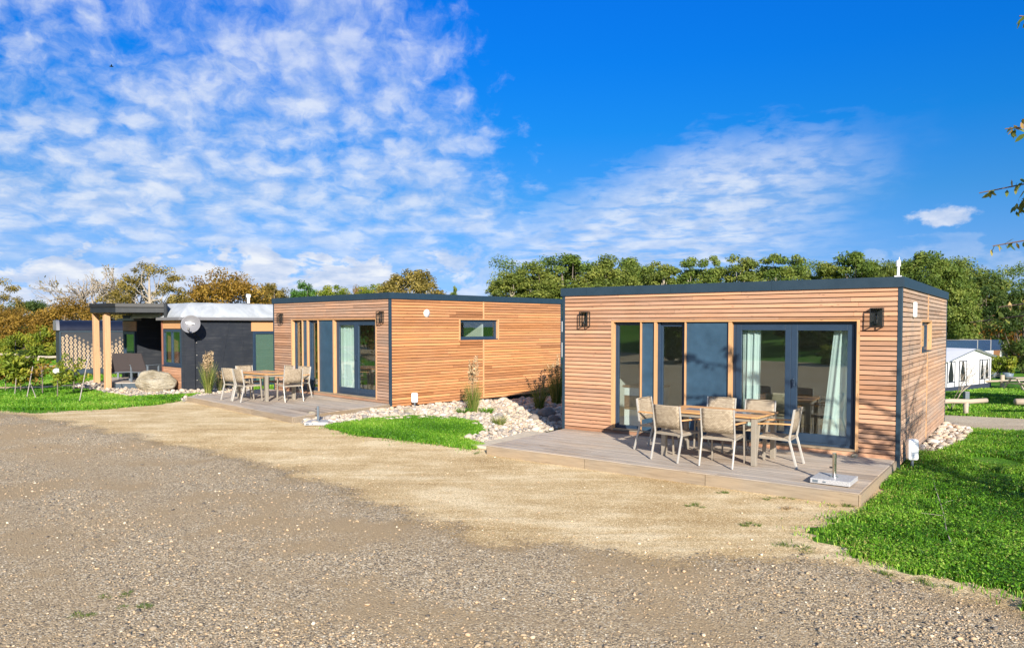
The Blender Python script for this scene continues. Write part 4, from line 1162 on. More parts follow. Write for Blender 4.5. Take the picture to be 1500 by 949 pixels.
tufts = [(1023, 742, .10, 'weed tuft on the sand below the nearest deck, leftmost of the sand weeds'), (1148, 745, .13, 'dry brown weed tuft on the sand in front of the umbrella base'), (1100, 770, .10, 'small weed tuft midway on the sand between deck and gravel'), (1162, 805, .18, 'flat green weed strip on the sand left of the lawn tip'), (1060, 722, .07, 'small green weed under the front edge of the nearest deck'), (1138, 731, .10, 'green weed at the deck edge in front of the umbrella base'), (1245, 741, .14, 'leafy weed at the front right corner of the nearest deck'), (710, 664, .10, 'green weed at the left front corner of the nearest deck'),
         (1300, 842, .12, 'yellow green tuft where the lawn meets the gravel'), (1350, 856, .12, 'green tuft at the lawn edge near the right frame side'), (170, 875, .09, 'small moss tuft on the gravel, left of its neighbour in the foreground'), (202, 892, .09, 'small moss tuft on the gravel, right of its neighbour in the foreground'), (122, 903, .08, 'moss tuft nearest the bottom left corner on the gravel')]
for i, (px, py, s, lab) in enumerate(tufts):
    rs = np.random.default_rng(80 + i); q = at(px, py)
    vv, ff, tt = [], [], []; kk = 0
    for c_ in range(4):
        v, f, t = arc_blades(34, s * .4 * rs.uniform(.5, 1.1), s * .55, .007, rs, base=s * .4, seg=3); v = v + [rs.normal(0, s * .8), rs.normal(0, s * .45), 0]
        vv.append(v); ff.append(f + kk); tt.append(t * .7); kk += len(v)
    v, f, t = np.concatenate(vv), np.concatenate(ff), np.concatenate(tt); o = np_mesh('weed_tuft', v, f, M['straw'] if 'dry' in lab else M['reed'], t); o.location = (q[0], q[1], q[2] + .008)
    tag(o, lab, 'weed', 'weed tufts on sand and gravel')
# dead stem lying in the lawn
ds = MB(); pz = [(1366, 690, .03), (1369, 712, .04), (1378, 738, .05), (1383, 755, .05), (1386, 775, .05), (1392, 792, .04), (1400, 808, .02)]
pp = [at(a, b, c) for a, b, c in pz]; ds.tube(pp, [.002, .004, .006, .007, .007, .005, .002], 6)
for k, dx in ((3, -.45), (2, .3)):
    b0 = Vector(pp[k]); ds.tube([b0, b0 + Vector((dx * .5, .10, .01)), b0 + Vector((dx, .25, -.01))], [.003, .0025, .0015], 5)
tag(ds.build('dry_stem', M['stake']), 'thin pale dead stem lying across the right lawn', 'stem')

# ------------------------------------------------------------------ trees
def leaf_cloud(C, rad, n_per, size, rs, flat=.7, up=.35):
    """leaf faces scattered round clump centres C (k,3)"""
    k = len(C); n = int(k * n_per); idx = rs.integers(0, k, n)
    dirs = rs.normal(0, 1, (n, 3)); dirs /= np.linalg.norm(dirs, axis=1)[:, None]
    rr = rs.random(n) ** .45
    rad = np.broadcast_to(rad, (k,))
    P = C[idx] + dirs * (rr * rad[idx])[:, None] * [1, 1, flat]
    N_ = dirs * .6 + rs.normal(0, .6, (n, 3)); N_[:, 2] += up; N_ /= np.linalg.norm(N_, axis=1)[:, None]
    a = np.cross(N_, rs.normal(0, 1, (n, 3))); a /= np.linalg.norm(a, axis=1)[:, None]; b = np.cross(N_, a)
    s = size * rs.uniform(.6, 1.4, n)
    V = np.stack([P - a * s[:, None], P - b * s[:, None] * .5 + N_ * (s * .15)[:, None], P + a * s[:, None], P + b * s[:, None] * .5 + N_ * (s * .15)[:, None]], 1)
    F = np.arange(n * 4).reshape(n, 4)
    ct = rs.random(k)
    tone = np.clip(.55 * ct[idx] + .45 * rs.random(n) , 0, 1)
    return V.reshape(-1, 3), F, tone
def tree_proto(seed, H, Rr, leaf, bark, clumps=70, per=110, lsize=.17, lo=.22, lean=0, cr=.26, top=1.0, gaps=0):
    rs = np.random.default_rng(seed)
    # clump centres in an uneven crown
    C = []
    bumps = rs.normal(0, 1, (7, 3)); bumps /= np.linalg.norm(bumps, axis=1)[:, None]; ba = rs.uniform(-.25, .3, 7)
    while len(C) < clumps:
        d = rs.normal(0, 1, 3); d /= np.linalg.norm(d)
        q = 1 + sum(a * max(0, d @ b) ** 3 for a, b in zip(ba, bumps)); r = q * rs.uniform(.45, 1) ** .55
        z = (d[2] * r * .5 + .5)
        taper = 1 - .25 * max(0, z - .5) * 2 * top
        p = np.array([d[0] * r * Rr * taper, d[1] * r * Rr * taper, H * (lo + (1 - lo) * z * .95)])
        C.append(p)
    C = np.array(C)
    tm = MB(); t0 = H * .028
    kx, ky = rs.normal(0, .03 * H, 2)
    spine = [(0, 0, -.3), (kx * .2, ky * .2, H * .18), (kx * .6, ky * .6, H * .40), (kx, ky, H * .62), (kx * 1.2, ky * 1.2, H * .85)]
    tm.tube(spine, [t0 * 1.25, t0, t0 * .75, t0 * .5, t0 * .15], 8)
    for c in C[rs.permutation(len(C))[:34]]:
        t = np.clip(c[2] / H - .22 - .25 * rs.random(), .12, .7); b = np.array([kx * t * 1.3, ky * t * 1.3, H * t])
        m_ = b * .5 + c * .5 + np.array([0, 0, -.04 * H]) + rs.normal(0, .03 * H, 3)
        tm.tube([b, m_, c], [t0 * .34, t0 * .2, t0 * .05], 5, caps=False)
    v, f, t = leaf_cloud(C, rs.uniform(.6, 1.25, len(C)) * cr * Rr, per, lsize, rs)
    return tm, (v, f, t), leaf, bark
def bare_proto(seed, H, spread, leaf, bark, nleaf=900, lsize=.16):
    rs = np.random.default_rng(seed); tm = MB(); tips = []
    def grow(p, d, L, r, lev):
        q = p + d * L * .5 + rs.normal(0, .05 * L, 3); e = p + d * L + rs.normal(0, .08 * L, 3)
        tm.tube([p, q, e], [r, r * .8, r * .58], 6 if lev < 2 else 4, caps=False)
        tips.append(e); tips.append(q)
        if lev >= 6 or L < .30: return
        for _ in range(rs.integers(2, 4)):
            nd = d + rs.normal(0, .55, 3) * spread; nd[2] += .12; nd /= np.linalg.norm(nd)
            grow(e if rs.random() < .7 else q, nd, L * rs.uniform(.60, .88), r * rs.uniform(.58, .74), lev + 1)
    grow(np.array([0, 0, -.3]), np.array([0, 0, 1.]), H * .26, H * .030, 0)
    grow(np.array([0, 0, H * .12]), np.array([.45, .1, .9]), H * .24, H * .020, 1); grow(np.array([0, 0, H * .14]), np.array([-.5, .1, .85]), H * .24, H * .020, 1)
    z = max(t[2] for t in tips); tm.v = [(a * H / z, b * H / z, c * H / z) for a, b, c in tm.v]
    tp = np.array(tips) * H / z; tp = tp[tp[:, 2] > .45 * H]
    k = max(3, int(len(tp) * .4)); C = tp[rs.permutation(len(tp))[:k]]
    v, f, t = leaf_cloud(C, .05 * H, nleaf / k, lsize, rs)
    return tm, (v, f, t), leaf, bark
PROTO = {}
def mk(key, kind, **kw):
    PROTO[key] = dict(kind=kind, kw=kw, obj=None, H=kw['H'], R=kw.get('Rr', 1))
mk('greenA', 'tree', seed=1, H=10, Rr=3.4, leaf='leaf_green', bark='bark', clumps=150, per=190, lsize=.125, lo=.06)
mk('greenB', 'tree', seed=2, H=10, Rr=2.6, leaf='leaf_green', bark='barkpale', clumps=105, per=180, lsize=.12, cr=.28, lo=.06)
mk('oliveA', 'tree', seed=3, H=10, Rr=3.2, leaf='leaf_olive', bark='bark', clumps=150, per=185, lsize=.12, lo=.06)
mk('oliveB', 'tree', seed=4, H=10, Rr=2.4, leaf='leaf_olive', bark='barkpale', clumps=95, per=170, lsize=.12, cr=.27, lo=.06)
mk('darkA', 'tree', seed=5, H=10, Rr=3.6, leaf='leaf_dark', bark='bark', clumps=140, per=190, lsize=.13, lo=.04)
mk('rustA', 'tree', seed=6, H=9, Rr=4.6, leaf='leaf_rust', bark='bark', clumps=160, per=170, lsize=.125, lo=.06)
mk('tanA', 'tree', seed=7, H=10, Rr=4.6, leaf='leaf_tan', bark='barkpale', clumps=120, per=105, lsize=.115, cr=.17, lo=.2)
mk('tanB', 'tree', seed=8, H=9, Rr=4.4, leaf='leaf_tan', bark='bark', clumps=170, per=130, lsize=.12, cr=.18, lo=.08)
mk('yellow', 'tree', seed=9, H=8, Rr=3.0, leaf='leaf_yellow', bark='bark', clumps=110, per=160, lsize=.12, lo=.05)
mk('fresh', 'tree', seed=10, H=8, Rr=3.2, leaf='leaf_fresh', bark='bark', clumps=120, per=160, lsize=.12, lo=.05)
mk('bareA', 'bare', seed=11, H=10, spread=1.0, leaf='leaf_rust', bark='barkpale', nleaf=160, lsize=.13)
mk('bareB', 'bare', seed=12, H=10, spread=.9, leaf='leaf_tan', bark='barkpale', nleaf=600, lsize=.13)
mk('orange', 'tree', seed=13, H=4, Rr=2.2, leaf='leaf_orange', bark='bark', clumps=50, per=90, lsize=.13, lo=.05)
mk('bushg', 'tree', seed=14, H=3, Rr=2.2, leaf='leaf_yellow', bark='bark', clumps=60, per=110, lsize=.11, lo=.0, cr=.24)
mk('bushr', 'tree', seed=15, H=5, Rr=3.2, leaf='leaf_rust', bark='bark', clumps=80, per=100, lsize=.14, lo=.0, cr=.24)
mk('bushd', 'tree', seed=16, H=3, Rr=2.4, leaf='leaf_dark', bark='bark', clumps=70, per=110, lsize=.12, lo=.0, cr=.24)
def plant(key, x, y, H, Rr, label, cat='tree', group=None, rz=None, name='tree', z=None):
    P_ = PROTO[key]
    if P_['obj'] is None:
        tm, (v, f, t), leaf, bark = (tree_proto if P_['kind'] == 'tree' else bare_proto)(**P_['kw'])
        r = empty(name); tm.build('trunk' if cat == 'tree' else 'stem', M[bark], r, smooth=True)
        np_mesh('crown' if cat == 'tree' else 'foliage', v, f, M[leaf], t, parent=r)
        P_['obj'] = r
    else:
        r = copy_tree(P_['obj']); r.name = name
    for ch in r.children:
        ch.name = {True: 'trunk' if cat == 'tree' else 'stem', False: 'crown' if cat == 'tree' else 'foliage'}[ch.name.split('.')[0] in ('trunk', 'stem')]
    r.location = (x, y, float(T(x, y)) if z is None else z)
    r.rotation_euler = (0, 0, random.uniform(0, 6.28) if rz is None else rz)
    sR = Rr / P_['R'] if P_['kind'] == 'tree' else H / P_['H']
    r.scale = (sR, sR, H / P_['H'])
    for q in ('group',):
        if q in r: del r[q]
    return tag(r, label, cat, group)
def tree_px(key, px, top, d, halfw, label, **kw):
    """tree d metres away whose tip and width match the surveyed outline"""
    x = (px - 750) / FPX * d
    g = float(T(x, d)); H = CAM_H + (HORY - top) / FPX * d - g
    return plant(key, x, d, H, halfw / FPX * d, label, **kw)
GR = 'trees behind the larch cabins'
row = [('oliveB', 748, 400, 88, 26, 'short olive tree at the left end of the green row behind the roofs'),
       ('oliveA', 785, 384, 90, 42, 'olive green tree left of the gap between the two larch cabins'),
       ('greenA', 838, 376, 92, 44, 'rounded green tree right above the gap between the two larch cabins'),
       ('oliveA', 888, 372, 88, 40, 'tallest olive tree, behind the left end of the nearest cabin roof'),
       ('greenA', 930, 380, 92, 36, 'green tree, second to the right of the tallest olive tree behind the nearest roof'),
       ('oliveB', 972, 386, 86, 30, 'yellowish tree with a pointed top behind the nearest roof\'s left half'),
       ('greenB', 1012, 380, 90, 30, 'loose green tree just right of the yellowish pointed one'),
       ('greenB', 1048, 377, 88, 24, 'slim bluish green tree above the nearest cabin\'s left door leaf'),
       ('oliveB', 1086, 376, 86, 30, 'olive tree above the nearest cabin\'s glazed door, left of a dark one'),
       ('greenB', 1130, 375, 90, 34, 'darker green tree above the nearest cabin\'s right door leaf'),
       ('greenB', 1166, 375, 92, 24, 'slim tree with a narrow tip, left of the low dip in the row'),
       ('oliveB', 1204, 386, 84, 32, 'low olive tree in the dip of the row left of the white roof pipe'),
       ('greenA', 1258, 372, 82, 40, 'tall green tree left of the white roof pipe'),
       ('oliveA', 1296, 382, 74, 26, 'olive tree directly behind the white roof pipe'),
       ('greenA', 1340, 372, 78, 40, 'tall tree right of the white roof pipe'),
       ('greenA', 1382, 382, 74, 34, 'green tree above the back right corner of the nearest cabin'),
       ('oliveA', 1398, 380, 84, 38, 'broad olive tree standing behind the caravan\'s hidden end'),
       ('darkA', 1436, 386, 82, 44, 'big dark green tree rising behind the white awning')]
for key, px, top, d, hw, lab in row: tree_px(key, px, top, d, hw * 1.35, lab, group=GR)
rs_ = np.random.default_rng(404); C_ = []
for px_ in np.linspace(728, 1520, 150):
    d_ = 100 + rs_.uniform(-2, 2); top_ = 393 + 5 * math.sin(px_ * .031) + 5 * math.sin(px_ * .083 + 1)
    for z_ in np.linspace(.3, 1, 5): C_.append(((px_ - 750) / FPX * d_, d_, float(T((px_ - 750) / FPX * d_, d_)) + (CAM_H + (HORY - top_) / FPX * d_ + 1.7 * float(ss(1000, 1300, px_))) * z_ * rs_.uniform(.93, 1.03)))
v, f, t = leaf_cloud(np.array(C_), 1.25, 110, .14, rs_); stuff(np_mesh('treeline', v, f, M['leaf_green'], t))
GL = 'autumn trees at the left'
tree_px('fresh', 447, 412, 86, 28, 'small round fresh green tree above the middle roof\'s left end', group=GR)
tree_px('yellow', 490, 417, 84, 28, 'yellow green tree right of the round fresh green one', group=GR)
tree_px('rustA', 524, 420, 92, 20, 'small rust coloured tree between two yellow green ones behind the middle roof', group=GR)
tree_px('yellow', 548, 415, 90, 28, 'yellow green tree left of the wide olive brown one', group=GR)
tree_px('tanB', 606, 387, 84, 62, 'wide olive brown tree standing above the middle cabin\'s roof', group=GR)
tree_px('greenB', 666, 420, 92, 10, 'tiny green tree top right of the wide olive brown tree', group=GR)
tree_px('tanA', -8, 398, 52, 48, 'tall thin olive tree cut off at the left frame edge', group=GL)
tree_px('bareA', 112, 392, 58, 40, 'nearly bare tree rising behind the lattice hut\'s left end', group=GL)
tree_px('bareB', 158, 388, 60, 40, 'half bare tree with a few tan leaves behind the timber posts', group=GL)
tree_px('tanA', 222, 380, 58, 62, 'tall airy tan tree behind the covered terrace', group=GL)
tree_px('rustA', 333, 398, 62, 66, 'round rust brown tree above the pale grey roof', group=GL)
tree_px('tanB', 398, 408, 68, 42, 'olive rust tree between the pale grey roof and the middle cabin', group=GL)
tree_px('rustA', 270, 430, 64, 40, 'low rust tree filling the gap left of the white roof vent', group=GL)
tree_px('rustA', 105, 438, 50, 60, 'spreading rust tree behind the left end of the lattice hut', group=GL)
tree_px('rustA', 15, 452, 49, 58, 'dark rust tree at the left frame edge above the bushes', group=GL)
tree_px('darkA', 50, 432, 66, 36, 'dark gap filling tree between the rust trees at the far left', group=GL)
tree_px('tanB', 180, 440, 56, 50, 'low tan tree seen between the two timber posts', group=GL)
GB = 'bushes along the left lawn'
for key, px, top, d, hw, lab in [('bushg', 60, 478, 47, 34, 'tallest yellow green bush left of the lattice hut'), ('bushg', 22, 492, 46, 30, 'yellow green bush second from the left frame edge'), ('bushd', -10, 488, 47, 26, 'dark bush cut off by the left frame edge'), ('bushg', 84, 505, 46, 22, 'low green bush touching the lattice hut\'s left edge'), ('bushd', 42, 512, 45, 26, 'low dark green bush behind the nearer left log rail')]:
    tree_px(key, px, top, d, hw, lab, cat='bush', group=GB, name='bush')
# right hand side
tree_px('darkA', 1500, 408, 62, 40, 'dark tree cut off by the right frame edge', group=GR)
plant('fresh', 16.4, 17.6, 4.6, 1.7, 'small round tree by the path just outside the right frame edge', group=None)
tree_px('orange', 1462, 474, 74, 30, 'orange autumn shrub behind the caravan\'s nose', cat='bush', name='shrub')
tree_px('bushd', 1492, 478, 76, 30, 'dark shrub right of the orange autumn shrub', cat='bush', name='shrub')
tree_px('bushd', 1425, 480, 76, 34, 'dark shrub behind the caravan roof', cat='bush', name='shrub')
tree_px('bushd', 1385, 470, 78, 34, 'dark shrub beside the nearest cabin\'s back corner', cat='bush', name='shrub')
tree_px('darkA', 1480, 440, 80, 40, 'deep green tree between the awning tree and the right frame edge', group=GR)
# trees beyond the view that the glass reflects
for i, (x, y, key, lab) in enumerate([(-45, -30, 'greenA', 'green tree on the bank behind the camera, furthest left'), (-36, -42, 'oliveA', 'olive tree on the bank behind the camera'), (-54, -14, 'darkA', 'dark tree on the bank left of the camera'), (-52, 12, 'tanB', 'tan tree left of the yard'), (-38, 24, 'rustA', 'rust tree left of the yard'), (-43, 33, 'oliveA', 'olive tree left of the yard'), (-27, -50, 'greenA', 'green tree on the bank straight behind')]):
    plant(key, x, y, 9 + (i % 3), 4.2, lab, group='trees around the yard behind the camera')

for i, (x, y, key, H_, R_, lab) in enumerate([(-19, -11, 'bushg', 1.4, 1.6, 'low shrub added on the bank behind the camera'), (-24, -4, 'bushd', 1.8, 2.0, 'dark shrub added at the yard edge left of the camera'), (-26, -15, 'bushd', 2.2, 2.6, 'broad dark shrub added halfway up the bank'), (-16, -17, 'bushg', 1.2, 1.5, 'yellowish shrub added at the foot of the bank'), (-33, -9, 'darkA', 6.5, 3.0, 'low dark tree added on the bank'), (-31, -24, 'oliveA', 6.0, 2.6, 'small olive tree added on the bank')]):
    plant(key, x, y, H_, R_, lab, cat='bush' if 'bush' in key else 'tree', name='shrub' if 'bush' in key else 'tree', group='plants added on the bank to vary the glass reflection')  # unseen plants added to break up the bank's reflection in the glass
# ------------------------------------------------------------------ cherry tree beside the right lawn
def cherry():
    rs = np.random.default_rng(33); base = np.array([7.75, 4.35, 0.])
    r = empty('cherry_tree', tuple(base)); tag(r, 'young cherry tree with drooping leafy branches at the right frame edge', 'tree')
    tm = MB(); tm.tube([(0, 0, -.1), (.03, .02, 1.0), (-.02, .05, 2.0), (.04, .02, 3.0), (0, 0, 4.4)], [.085, .07, .06, .05, .02], 10)
    twigs = []
    def limb(p0, p1, r0, sag, n=7):
        p0, p1 = np.array(p0, float), np.array(p1, float); pts_ = []
        for i in range(n + 1):
            t = i / n; q = p0 + (p1 - p0) * t; q[2] += sag * 4 * t * (1 - t); q[:] += rs.normal(0, .02, 3) * (t > 0); pts_.append(q)
        tm.tube(pts_, [r0 * (1 - .85 * i / n) + .002 for i in range(n + 1)], 6, caps=False); return pts_
    # branches that reach into the picture: end points by sight line
    ends = []
    for px, py, d in ((1430, 281, 7.0), (1424, 470, 8.0), (1478, 194, 6.4), (1487, 28, 6.2), (1450, 358, 6.6), (1470, 446, 7.6)):
        a, b, c = ray(px, py); q = np.array([a * d / b, d, CAM_H + c * d / b]) - base; ends.append(q)
    starts = [(0, 0, 2.5), (0, 0, 1.9), (0, 0, 2.9), (0, 0, 3.3), (0, 0, 2.2), (0, 0, 2.0)]
    for s, e, sg in zip(starts, ends, (.45, .30, .4, .25, .35, .30)):
        L_b = limb(s, e, .022, sg); twigs.append((L_b, .62))
        for f_ in (.55, .68, .80, .90):
            q_ = L_b[int(f_ * 7)]; dd_ = np.array(e) - np.array(s, float); dd_ = dd_ / np.linalg.norm(dd_)
            twigs.append((limb(q_, q_ + dd_ * rs.uniform(.2, .45) + rs.normal(0, .16, 3) + [0, 0, -.05], .006, .03, 4), .62))
    # the rest of the crown, out of view: throws the dappled shade on the cabin
    for i in range(26):
        a = rs.uniform(0, 6.283); L = rs.uniform(.9, 2.3); z = rs.uniform(1.7, 4.0)
        e = np.array([L * math.cos(a) + .4, L * math.sin(a), z + rs.uniform(.2, 1.6)])
        if (base + e)[0] < .73 * (base + e)[1] + .25: continue
        twigs.append((limb((0, 0, z), e, .022, .12), .3))
    tm.build('trunk', M['barkred'], r, smooth=True)
    V = []; F = []; tn_ = []
    for pts_, dens in twigs:
        n = len(pts_)
        for i in range(2, n):
            for s in range((7 if i < n - 3 else 26) if dens > .5 else 6):
                t = rs.random(); p = pts_[i - 1] + (pts_[i] - pts_[i - 1]) * t
                if dens > .5: p = p + rs.normal(0, .025, 3)
                if dens <= .5: p = p + rs.normal(0, .16, 3)
                L = rs.uniform(.06, .105) if dens > .5 else rs.uniform(.08, .13); w = L * .20
                d = np.array([rs.normal(0, .55), rs.normal(0, .55), -rs.uniform(.35, 1.1)]); d /= np.linalg.norm(d)
                sd = np.cross(d, rs.normal(0, 1, 3)); sd /= np.linalg.norm(sd); nn = np.cross(d, sd); k = len(V)
                c1 = p + d * L * .35; c2 = p + d * L * .7 + nn * L * .06; tip = p + d * L + nn * L * .16
                V += [p, c1 + sd * w + nn * w * .4, c2 + sd * w * .75 + nn * w * .4, tip, c2 - sd * w * .75 + nn * w * .4, c1 - sd * w + nn * w * .4]
                F += [(k, k + 1, k + 2, k + 3), (k, k + 3, k + 4, k + 5)]; q = rs.random(); tn_ += [q, q]
    np_mesh('crown', np.array(V), np.array(F), M['leaf_cherry'], np.array(tn_), parent=r)
cherry()

# ------------------------------------------------------------------ black cabin with covered terrace
cC = np.array(at(270, 573)[:2]); CTH = .76
uC = np.array([math.cos(CTH), -math.sin(CTH)]); vC = np.array([math.sin(CTH), math.cos(CTH)])   # uC: left -> right along its front, vC: along its side, away
def fc(x, y): return tuple(cC + uC * x + vC * y)      # origin: the near corner; front runs to -x
zc = float(T(*cC))
root = empty('mobile_home', (*cC, zc), -CTH)
tag(root, 'dark cabin with black textile wall, pale membrane roof and satellite dish', 'cabin')
HC = 2.36
mb = MB(); mb.box(-.02, .02, 0, 7.5, .03, HC, .5); mb.box(-4.59, -.021, 3.1, 3.15, .03, HC, .5)
w = mb.build('wall', M['blackclad'], root)
# chamfered corner cover with press studs, slanted seams in the textile
MB().prism([(-.10, -.03), (.07, .03), (.07, .34), (.021, .34), (.021, .02), (-.10, .0)], .02, HC - .01, .5).build('corner_cover', M['blackclad'], root)
st = MB()
for i in range(5): st.tube([(.021, .42, .35 + i * .42), (.034, .42, .35 + i * .42)], .016, 8)
st.build('press_studs', M['alu_light'], w)
sm = MB()
for y0, y1 in ((1.15, 1.55), (2.12, 2.0)): sm.bar((.022, y0, .05), (.022, y1, HC), .05, .018, (1, 0, 0))
sm.bar((.022, .40, .03), (.022, .40, HC), .04, .018, (1, 0, 0)); sm.build('seam', M['blackclad'], w)
# front facet: wood, window
ff = MB()
for i in range(8): ff.box(-1.62, -.14, -.035, -.005, .05 + i * .095, .05 + i * .095 + .088, random.uniform(.2, .7))
ff.build('wall', M['larch'], root)
MB().box(-1.62, -.14, -.034, -.004, 2.08, HC, .5).build('wall', M['larch_trim_h'], root)
wi = MB(); frame_ring(wi, -1.62, -.14, .83, 2.06, -.03, .05, .09); wi.box(-.95, -.88, -.028, .048, .92, 1.97, .5); wo = wi.build('window', M['frame'], root)
MB().box(-1.53, -.23, .0, .012, .92, 1.97, .5).build('pane', M['glass'], wo)
MB().box(-1.66, -.11, -.07, .01, .79, .825, .5).build('sill', M['frame'], root)
MB().box(-1.70, -1.63, -.06, 3.1, .03, 2.60, .5).build('wall', M['brick'], root)
MB().box(-.135, -.10, -.037, .05, .03, HC - .012, .5).build('corner_post', M['fascia'], root)
# door with a green blind on the long side
dz = MB(); dy0, dy1 = 2.42, 3.42
dz.box(.021, .07, dy0, dy0 + .09, .03, 1.98, .5); dz.box(.021, .07, dy1 - .09, dy1, .03, 1.98, .5); dz.box(.021, .069, dy0 + .09, dy1 - .09, 1.88, 1.98, .5); dz.box(.021, .069, dy0 + .09, dy1 - .09, .03, .16, .5)
do = dz.build('door', M['frame'], root, bevel=.004)
MB().box(.052, .058, dy0 + .089, dy1 - .089, .159, 1.881, .5).build('pane', M['glass'], do)
MB().box(.060, .085, dy1 - .13, dy1 - .10, .95, 1.10, .5).build('handle', M['alu_light'], do)
MB().box(.024, .045, dy0 + .1, dy1 - .1, .17, 1.87, .5).build('blind', M['curtain_green'], do)
MB().box(.021, .05, dy0 - .05, dy1 + .05, 1.985, HC - .01, .6).build('wall', M['larch_trim_h'], root)
# pale membrane roof: eaves, then a swelling fabric plane
rv = []; rf_ = []; nu, nv = 26, 14
us = np.concatenate([np.linspace(0, .09, 9)[:-1], np.linspace(.09, 1, nu - 7)]); vs_ = np.concatenate([np.linspace(0, .16, 9)[:-1], np.linspace(.16, 1, nv - 7)])
for j in range(nv + 1):
    for i in range(nu + 1):
        y = -.12 + 7.9 * us[i]; x = .14 - 4.6 * vs_[j]
        e = min(y + .12, .14 - x)
        z = HC + .10 + .50 * min(1, e / .55) ** .75 + .012 * math.sin(i * 1.9 + j * 2.7)
        rv.append((x, y, z))
for j in range(nv):
    for i in range(nu):
        k = j * (nu + 1) + i; rf_.append((k, k + 1, k + nu + 2, k + nu + 1))
ro = MB().add(rv, rf_).build('roof', M['membrane'], root, smooth=True); md = ro.modifiers.new('thick', 'SOLIDIFY'); md.thickness = .02
ev = MB(); ev.box(.10, .20, -.2, 7.7, HC + .001, HC + .10, .5); ev.box(-1.8, .099, -.20, -.10, HC + .001, HC + .10, .5); ev.build('eaves', M['dishgrey'], ro, bevel=.01)
MB().tube([(0, 0, 0), (0, 0, .22)], .05, 12).tube([(0, 0, .22), (0, 0, .33)], .085, 12).build('roof_vent', M['white'], root, (-1.4, 3.0, HC + .66))
# satellite dish on an arm
dish = empty('satellite_dish'); dish.parent = root
dx_, dy_, dz_ = ray(279.5, 475); dd_ = 24.2; dw = Vector((dx_ * dd_ / dy_, dd_, CAM_H + dz_ * dd_ / dy_)) - Vector((*cC, zc))
dish.location = Matrix.Rotation(CTH, 3, 'Z') @ dw
dish.rotation_euler = (Matrix.Rotation(CTH, 3, 'Z') @ Vector((.22, -1, .30))).to_track_quat('Z', 'Y').to_euler()
dm = MB(); dm.lathe([(.001, -.06), (.11, -.05), (.20, -.022), (.265, .015), (.298, .036), (.303, .036), (.265, .008), (.20, -.03), (.001, -.072)], (0, 0, 0), 36)
dm.build('reflector', M['dishgrey'], dish, smooth=True)
ar = MB(); ar.tube([(0, -.30, .02), (0, -.34, .12), (0, -.26, .30)], .016, 8); ar.box(-.03, .03, -.30, -.22, .27, .36, .5); ar.build('feed_arm', M['black'], dish)
lg = MB()
for (xa, xb, yy) in ((-.22, -.02, .055), (-.14, .12, .012)):
    n_ = 6
    for i in range(n_):
        a = xa + (xb - xa) * i / n_; lg.box(a, a + (xb - xa) / n_ * .8, yy, yy + .028, -.030, -.026, .5)
lg.build('lettering', M['white'], dish)
dl_ = Vector(dish.location); mb = MB(); mb.tube([(.02, .55, HC - .62), (.10, .52, HC - .62), (dl_.x - .02, dl_.y + .10, dl_.z - .28), tuple(dl_ + Vector((-.02, .08, 0)))], .020, 8); mb.build('dish_bracket', M['black'], root)

# covered terrace: canopy on two thick timber posts
p1 = np.array(at(158, 570)[:2]); p2 = np.array(at(142, 562)[:2])
pg = empty('terrace_canopy', (*p1, zc), 0); tag(pg, 'dark flat canopy on two thick pale timber posts', 'canopy')
def rel(p): return (p[0] - p1[0], p[1] - p1[1])
q_in = np.array(fc(-1.15, -.08)); q_back = np.array(fc(-6.0, 1.75)); q_b2 = p2 + (q_back - q_in) * .35
roofpoly = [rel(p1 + np.array([.55, -.45])), rel(q_in), rel(q_back), rel(p2 + vC * 1.2 - uC * 1.0), rel(p2 - uC * .35), rel(p1 - np.array([.5, .1]))]
MB().prism(roofpoly, 2.62, 2.90, .5).build('roof', M['canopy'], pg, bevel=.01)
MB().bar((*rel(fc(-1.10, -.13)), 2.40), (*rel(fc(-1.10, -.13)), 2.95), .09, .09).build('roof_end', M['canopy'], pg)
ctr = np.mean(np.array(roofpoly), 0); big_ = [tuple(ctr + (np.array(q) - ctr) * 1.02) for q in roofpoly]
MB().prism(big_, 2.80, 2.93, .5).build('roof_edge', M['black'], pg, bevel=.01)
for q in (p1, p2):
    x, y = rel(q); po = MB()
    po.prism([(x + a * uC[0] + b * vC[0], y + a * uC[1] + b * vC[1]) for a, b in ((-.112, -.09), (.112, -.09), (.112, .09), (-.112, .09))], .0, 2.62, .7)
    po.build('post', M['timber'], pg, bevel=.012)
# its deck
td = empty('wooden_deck', (0, 0, zc)); tag(td, 'dark edged timber deck under the flat canopy', 'deck')
dp = [tuple(p1 + np.array([.28, -.02])), tuple(fc(-1.72, -.02)), tuple(fc(-1.72, 3.1)), tuple(p2 + vC * 2.2), tuple(p2 + np.array([.1, .25]))]
MB().prism(dp, .02, .19, .5).build('edge_board', M['fascia'], td)
pl = MB(); c0 = np.mean(np.array(dp), 0); inn = [c0 + (np.array(q) - c0) * .985 for q in dp]
pl.prism([tuple(q) for q in inn], .191, .215, .5); pl.build('planks', M['deck'], td)
# second module beyond the recess: black end wall, slim front with window and timber band
MB().box(-6.1, -4.6, .18, 3.3, .03, 2.60, .5).build('wall', M['blackclad'], root)
MB().box(-6.0, -4.62, .14, .178, 1.98, 2.34, .5).build('wall', M['larch'], root)
w2_ = MB(); frame_ring(w2_, -5.9, -4.7, .35, 1.95, .12, .178, .10); w2_ = w2_.build('window', M['frame'], root)
MB().box(-5.8, -4.8, .165, .175, .45, 1.85, .5).build('pane', M['glass'], w2_)
MB().box(-6.2, -4.50, .02, .3, 2.37, 2.46, .5).build('eaves', M['dishgrey'], root)

